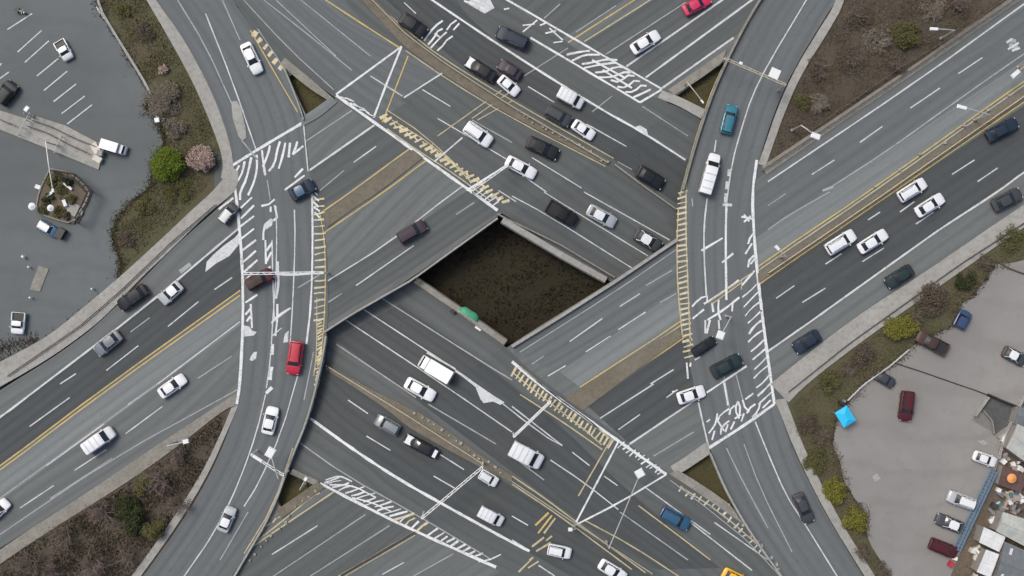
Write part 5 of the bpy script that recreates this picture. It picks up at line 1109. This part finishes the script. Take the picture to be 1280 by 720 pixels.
# plate, bollards, motorcycle
o = slab('concrete_pad', [(48, 332), (61, 336), (50, 364), (37, 362)], .10, M['conc_dirty'], .14); setp(o, 'oblong tan concrete pad lying in the left car park', 'concrete pad')
def bollard(px, py, label, group=None, z=0.0, r=.14, h=.9, mat='lamphead'):
    o = empty('bollard', W(px, py, z)); setp(o, label, 'bollard', group); m = MB(); m.tube((0, 0, 0), (0, 0, h), r, r * .85, 8); m.build('post', M[mat], o); m = MB(); m.tube((0, 0, h), (0, 0, h + .08), r * 1.15, r * .6, 8); m.build('cap', M[mat], o)
bollard(38, 334, 'pale bollard above the tan concrete pad'); bollard(40, 372, 'pale bollard below the tan concrete pad'); bollard(31, 321, 'pale bollard farther above the tan concrete pad', r=.2); bollard(117, 361, 'pale bollard at the edge of the left pavement')
def motorcycle(px, py, ang):
    o = empty('motorcycle', W(px, py, 0), R(-ang)); setp(o, 'dark maroon motorcycle parked at the topmost bay line of the car park', 'motorcycle')
    for x in (-.75, .75):
        m = MB(); m.tube((x, -.06, .32), (x, .06, .32), .32, n=16); q = m.build('wheel', M['tyre'], o); m = MB(); m.tube((x, -.065, .32), (x, .065, .32), .2, n=12); m.build('rim', M['rim'], q)
    m = MB(); m.tube((-.7, 0, .35), (0, 0, .65), .07); m.tube((0, 0, .65), (.6, 0, .9), .07); m.tube((.6, 0, .95), (.75, 0, .32), .05); m.box((0, 0, .42), (.5, .3, .35)); m.build('frame', M['rust'], o)
    m = MB(); m.box((.22, 0, .82), (.5, .34, .24), taper=.7); m.build('tank', M['pinkish'], o)
    m = MB(); m.box((-.35, 0, .80), (.75, .30, .12), taper=.85); m.build('saddle', M['trim'], o)
    m = MB(); m.tube((.55, -.42, 1.02), (.55, .42, 1.02), .03); m.build('handlebar', M['steel'], o)
    m = MB(); m.box((.78, 0, .85), (.12, .2, .2)); m.build('headlight', M['lampw'], o)
    for s in (-1, 1): m = MB(); m.box((-.45, s * .3, .55), (.5, .2, .4)); m.build('pannier', M['trim'], o)
motorcycle(27, 15, 20)
# traffic island on the left ramp
isl = [(289, 127), (296, 126), (301, 134), (307, 160), (308, 172), (303, 176), (298, 170), (291, 148)]
o = slab('traffic_island', isl, .2, M['conc'], .2); setp(o, 'long pale rounded traffic island on the left ramp above the hatching', 'traffic island')
# blocks on medians
def small_blocks(path, n, label, group, zf, base, mat='conc', sz=.35):
    for i, p in enumerate(resample(path, n)):
        x, y = p[0] + random.uniform(-3, 3), p[1] + random.uniform(-2.5, 2.5)
        if i == 0: m = MB(); m.box((0, 0, .12), (sz * 1.3, sz, .26), taper=.75); me = m.mesh('block'); me.materials.append(M[mat])
        o = bpy.data.objects.new('concrete_block', me); COL.objects.link(o); o.location = W(x, y, zf(x, y) + base); o.rotation_euler = (0, 0, random.uniform(0, 3)); k = random.uniform(.6, 1.4); o.scale = (k, k, 1)
        setp(o, label, 'block', group)
small_blocks([(645, 140), (700, 170), (762, 203)], 16, 'small pale concrete block on the brown median of the upper diagonal highway', 'blocks on the upper diagonal median', z_s3, .18)
small_blocks([(520, 515), (570, 552), (625, 590)], 14, 'small pale concrete block on the brown median of the lower diagonal highway', 'blocks on the lower diagonal median', z_s4, .18)
small_blocks([(912, 632), (935, 662), (958, 690), (975, 712)], 12, 'small pale concrete block in the gore beside the right ramp', 'blocks in the gore beside the right ramp', z_flat, .05)
small_blocks([(312, 700), (340, 668), (372, 632), (392, 612)], 12, 'small pale concrete block on the ledge below the lower left grass triangle', 'blocks below the lower left triangle', z_flat, .08)
small_blocks([(1095, 232), (1180, 176), (1262, 120)], 7, 'small pale concrete block on the long brown median of the right highway', 'blocks on the long brown median', z_flat, .15)
# green canopy on the rim of the opening
g_ = empty('green_canopy', W(586, 394, -1.2), R(-33)); setp(g_, 'green half dome canopy fixed to the lower left rim of the dark opening', 'canopy')
M['greentarp'] = simple('green_tarp', (.06, .30, .17), .6, 0, .3, 2)
m = MB(); vs = []; 
for i in range(7):
    f = i / 6 * math.pi / 2
    for j in range(13):
        t = math.pi * j / 12; vs.append((math.cos(t) * 1.75 * math.cos(f), math.sin(t) * (1.3 + .2 * math.sin(t * 3)) * math.cos(f) - .2, 1.1 + math.sin(f) * .75 + .03 * math.sin(j * 2.1)))
m.add(vs, [(i * 13 + j, i * 13 + j + 1, (i + 1) * 13 + j + 1, (i + 1) * 13 + j) for i in range(6) for j in range(12)]); m.build('canopy_sheet', M['greentarp'], g_, 60)
m = MB()
for j in (0, 4, 8, 12):
    t = math.pi * j / 12; m = MB(); m.tube((math.cos(t) * 1.7, math.sin(t) * 1.15 - .2, 0), (math.cos(t) * 1.7, math.sin(t) * 1.15 - .2, 1.1), .05); m.build('pole', M['steel'], g_)
m = MB(); m.box((0, -.25, 1.05), (3.6, .12, .14)); m.build('edge_beam', M['steel'], g_)
crate(566, 389, .7, .6, .6, 33, 'trim', 'black box on the wall left of the green canopy', name='box', z=-1.0)
crate(598, 410, 1.0, .5, .35, 33, 'cloth_white', 'white box on the wall below the green canopy', name='box', z=-.7)
# ------------------------------------------------------------------ beige car park and yard
b_ = empty('blue_canopy', W(1052, 519, 0), R(-58)); setp(b_, 'bright blue square canopy tent at the left side of the beige car park', 'canopy tent')
M['cyan'] = simple('cyan_cloth', (.02, .47, .78), .6, 0, .12, 1.5)
m = MB(); m.add([(-1.35, -1.1, 2.1), (1.35, -1.1, 2.1), (1.35, 1.1, 2.1), (-1.35, 1.1, 2.1), (-.5, 0, 2.5), (.5, 0, 2.5), (-1.35, -1.1, 1.85), (1.35, -1.1, 1.85), (1.35, 1.1, 1.85), (-1.35, 1.1, 1.85)],
    [(0, 1, 5, 4), (1, 2, 5), (2, 3, 4, 5), (3, 0, 4), (0, 6, 7, 1), (1, 7, 8, 2), (2, 8, 9, 3), (3, 9, 6, 0)]); m.build('canopy', M['cyan'], b_)
for sx in (-1, 1):
    for sy in (-1, 1): m = MB(); m.tube((sx * 1.3, sy * 1.05, 0), (sx * 1.3, sy * 1.05, 2.1), .04); m.build('leg', M['steel'], b_)
crate(1050, 503, .7, .5, .9, 20, 'trim', 'black bin behind the bright blue canopy', name='bin'); crate(1054, 501, .45, .45, .7, 20, 'greytarp', 'small grey bin behind the bright blue canopy', name='bin')
guardrail([(1058, 500), (1078, 480), (1112, 456), (1134, 437)], 'pale broken fence at the upper left edge of the beige car park', mat='steel', posts=10, ht=.9, name='wire_fence')
barrier([(1112, 452), (1150, 464), (1190, 478), (1225, 490), (1268, 508)], .17, .15, 'thin dark kerb crossing the beige car park', mat='trim', name='low_kerb', cat='kerb')
barrier([(1248, 328), (1262, 336), (1290, 346)], .25, .3, 'thin dark kerb at the top right of the beige car park', mat='rust', name='low_kerb', cat='kerb')
for (x, y) in [(1240, 333), (1233, 348), (1218, 367)]: bollard(x, y, 'dark stub post at the top edge of the beige car park', 'stub posts at the beige car park edge', mat='trim', h=.5, r=.2)
M['shadepave'] = rough_mat('shaded_bay_floor', [(.075, .08, .08), (.10, .105, .105), (.05, .05, .05), (.12, .12, .12)], .3, 1.5, 9)  # bay floor lies flat; the shade of a recess is put into this colour
M['greypave'] = rough_mat('grey_ramp_floor', [(.17, .165, .16), (.20, .195, .19), (.14, .13, .13), (.22, .22, .21)], .3, 1.5, 9)
struct(slab('loading_bay', [(1234, 494), (1268, 508), (1262, 530), (1243, 544), (1240, 530), (1227, 512)], .02, M['shadepave'], .04), 'loading bay floor coloured dark with the shade of a recess, at the right side of the beige car park', 'loading bay')
struct(slab('loading_ramp', [(1227, 512), (1241, 530), (1240, 540), (1215, 525)], .02, M['greypave'], .04), 'small grey ramp beside the dark loading bay', 'loading ramp')
barrier([(1234, 496), (1217, 520)], .3, .9, 'pale wall on the left side of the dark loading bay', mat='conc')
barrier([(1227, 512), (1242, 530), (1241, 542)], .25, .7, 'thin grey wall between the loading ramp and the dark loading bay', mat='conc_dirty')
barrier([(1234, 493), (1252, 501), (1270, 508)], .35, 1.1, 'dark wall along the top of the dark loading bay', mat='trim')
guardrail([(1284, 484), (1268, 512), (1252, 545), (1246, 572)], 'tangled grey fence between the beige car park and the yard', mat='steel', posts=7, ht=1.2, name='wire_fence')
fb = empty('footbridge', W(1225, 640, 0)); setp(fb, 'narrow blue steel walkway between the parked cars and the dirt yard', 'walkway')
def relf(x, y, z): return W(x, y, z) - fb.location
A = [(1247, 590), (1200, 690)]; nv = (9, 4.5)
for k, w2 in enumerate((0, 4, 9)):
    m = MB(); m.tube(relf(A[0][0] - w2 * .9, A[0][1] - w2 * .42, .9), relf(A[1][0] - w2 * .9, A[1][1] - w2 * .42, .9), .09); m.build('rail', M['blueplastic'], fb)
for i in range(26):
    t = i / 25; x = A[0][0] + (A[1][0] - A[0][0]) * t; y = A[0][1] + (A[1][1] - A[0][1]) * t
    m = MB(); m.tube(relf(x, y, .3), relf(x - 8.1, y - 3.8, .3), .05, n=4); m.build('slat', M['blueplastic'], fb)
    if i % 4 == 0:
        for q in (0, 1): m = MB(); m.tube(relf(x - 8.1 * q, y - 3.8 * q, 0), relf(x - 8.1 * q, y - 3.8 * q, .9), .05); m.build('post', M['blueplastic'], fb)
m = MB(); m.add([relf(1247, 590, .22), relf(1200, 690, .22), relf(1192, 686, .22), relf(1239, 586, .22)], [(0, 1, 2, 3)]); m.build('deck', M['greytarp'], fb)
def roofmat(name, col, rib=True):
    m_, nt, bs = newmat(name); p = pos(nt); c = mixc(nt, maprange(nt, noise(nt, p, .6, 5, .65), .4, .68, 0, .6), col, tuple(x * .6 for x in col))
    c = mixc(nt, maprange(nt, noise(nt, p, 6, 5, .75), .45, .75, 0, .5), c, tuple(x * .45 for x in col)); nt.links.new(c, bs.inputs['Base Color']); bs.inputs['Roughness'].default_value = .7; return m_
M['roofpale'] = roofmat('roof_pale', (.46, .48, .44)); M['roofwhite'] = roofmat('roof_white', (.70, .72, .71)); M['roofslate'] = roofmat('roof_slate', (.16, .18, .19)); M['roofmaroon'] = roofmat('roof_maroon', (.12, .07, .06)); M['wallc'] = roofmat('shed_wall', (.30, .28, .25))
def shed(quad, h, mat, label, rise=.5, ribs=9, name='shed', extra=None):
    c = (sum(q[0] for q in quad) / 4, sum(q[1] for q in quad) / 4); o = empty(name, W(c[0], c[1], 0)); setp(o, label, 'shed')
    P = [W(x, y, h) for x, y in quad]; o0 = o.location; G = [Vector((p.x, p.y, 0)) * .97 + Vector((o0.x, o0.y, 0)) * .03 - Vector((o0.x, o0.y, 0)) for p in P]
    T = [p - o0 for p in P]; m = MB(); m.add(G + [g + Vector((0, 0, h)) for g in G], [(0, 1, 5, 4), (1, 2, 6, 5), (2, 3, 7, 6), (3, 0, 4, 7)]); m.build('wall', M['wallc'], o)
    e0 = (T[0] + T[3]) / 2 + Vector((0, 0, rise)); e1 = (T[1] + T[2]) / 2 + Vector((0, 0, rise)); m = MB()
    m.add(T + [e0, e1], [(0, 1, 5, 4), (4, 5, 2, 3), (0, 4, 3), (1, 2, 5)])
    m.add([t - Vector((0, 0, .08)) for t in T], [(3, 2, 1, 0)]); q = m.build('roof', M[mat], o)
    m = MB()
    for i in range(ribs):
        t = (i + .5) / ribs
        for a, b, s in ((T[0], T[1], 1), (T[3], T[2], -1)):
            u = a.lerp(b, t) + Vector((0, 0, .03)); v = e0.lerp(e1, t) + Vector((0, 0, .03)); m.tube(u, v, .035, n=4)
    m.tube(e0, e1, .08, n=5); m.build('roof_ridges', M[mat], q); return o
shed([(1272, 530), (1300, 542), (1296, 588), (1258, 560)], 3.0, 'roofpale', 'shed with pale worn roof next to the dark loading bay', .5)
shed([(1254, 640), (1304, 656), (1302, 694), (1245, 664)], 3.2, 'roofpale', 'shed with long pale greenish roof above the slate roofed one', .6)
shed([(1230, 659), (1257, 671), (1249, 690), (1224, 678)], 2.8, 'roofwhite', 'small white roofed shed, upper of two at the yard edge', .06, 5)
shed([(1233, 687), (1249, 693), (1238, 722), (1221, 715)], 2.8, 'roofwhite', 'small white roofed shed, lower of two at the yard edge', .06, 5)
shed([(1256, 677), (1304, 698), (1304, 745), (1243, 728)], 3.0, 'roofslate', 'shed with slate grey roof in the bottom right corner', .4, 6)
shed([(1274, 508), (1300, 514), (1300, 538), (1268, 530)], 2.4, 'roofslate', 'small dark blue grey roofed shed at the right edge beside the loading bay', .2, 4)
shed([(1254, 582), (1284, 594), (1276, 616), (1248, 606)], 1.8, 'roofmaroon', 'low maroon roofed shed under the orange parasol', .15, 5)
barrier([(1254, 680), (1247, 702), (1236, 726)], .6, 3.2, 'white gutter wall beside the slate grey roof', mat='roofwhite', name='parapet_wall', cat='wall')
parasol(1257, 595, .75, 'orange', 'orange round parasol over the maroon roofed shed', 2.6, 12)
kinds = [('cloth_white', 'white crate', 'crate'), ('pinkish', 'faded pink box', 'box'), ('greytarp', 'grey tarpaulin covered pile', 'covered_pile'), ('cream_cloth', 'cream sack', 'sack'), ('rust', 'rusty drum', 'crate'), ('greenplastic', 'green plastic bin', 'bin'), ('blueplastic', 'blue plastic box', 'box'), ('darkwood', 'dark timber stack', 'timber_stack')]
areas = [(1262, 568, 1282, 590, 'between the pale roof and the orange parasol', 14), (1246, 612, 1284, 640, 'in the clutter above the long pale roof', 46), (1236, 630, 1254, 658, 'beside the upper white shed', 16), (1210, 680, 1228, 722, 'left of the lower white shed', 18), (1246, 545, 1258, 580, 'along the tangled grey fence', 12)]
for (x0, y0, x1, y1, where, n) in areas:
    for i in range(n):
        mt, lb, nm = kinds[random.choices(range(8), (6, 5, 4, 3, 2, 1.2, 1.6, 3))[0]]
        crate(random.uniform(x0, x1), random.uniform(y0, y1), random.uniform(.4, 1.3), random.uniform(.3, .8), random.uniform(.3, 1.1), random.uniform(0, 180), mt, lb + ' ' + where, lb + 's ' + where, nm)
crate(1187, 704, .9, .6, .8, -60, 'redplastic', 'red box at the lower end of the blue walkway', name='box'); crate(1192, 697, .8, .5, .6, 20, 'cloth_white', 'white box at the lower end of the blue walkway', name='box')
for pts in ([(1222, 551), (1230, 550), (1235, 555), (1228, 556)], [(1090, 596), (1096, 592), (1101, 598), (1094, 602)]):
    KC[0] += 1; m = MB(); m.add([W(x, y, .004) for x, y in reversed(pts)] if True else [], [(0, 1, 2, 3)]); m.build('white_marking', M['whitef'], bpy.data.objects['car_park.001'])
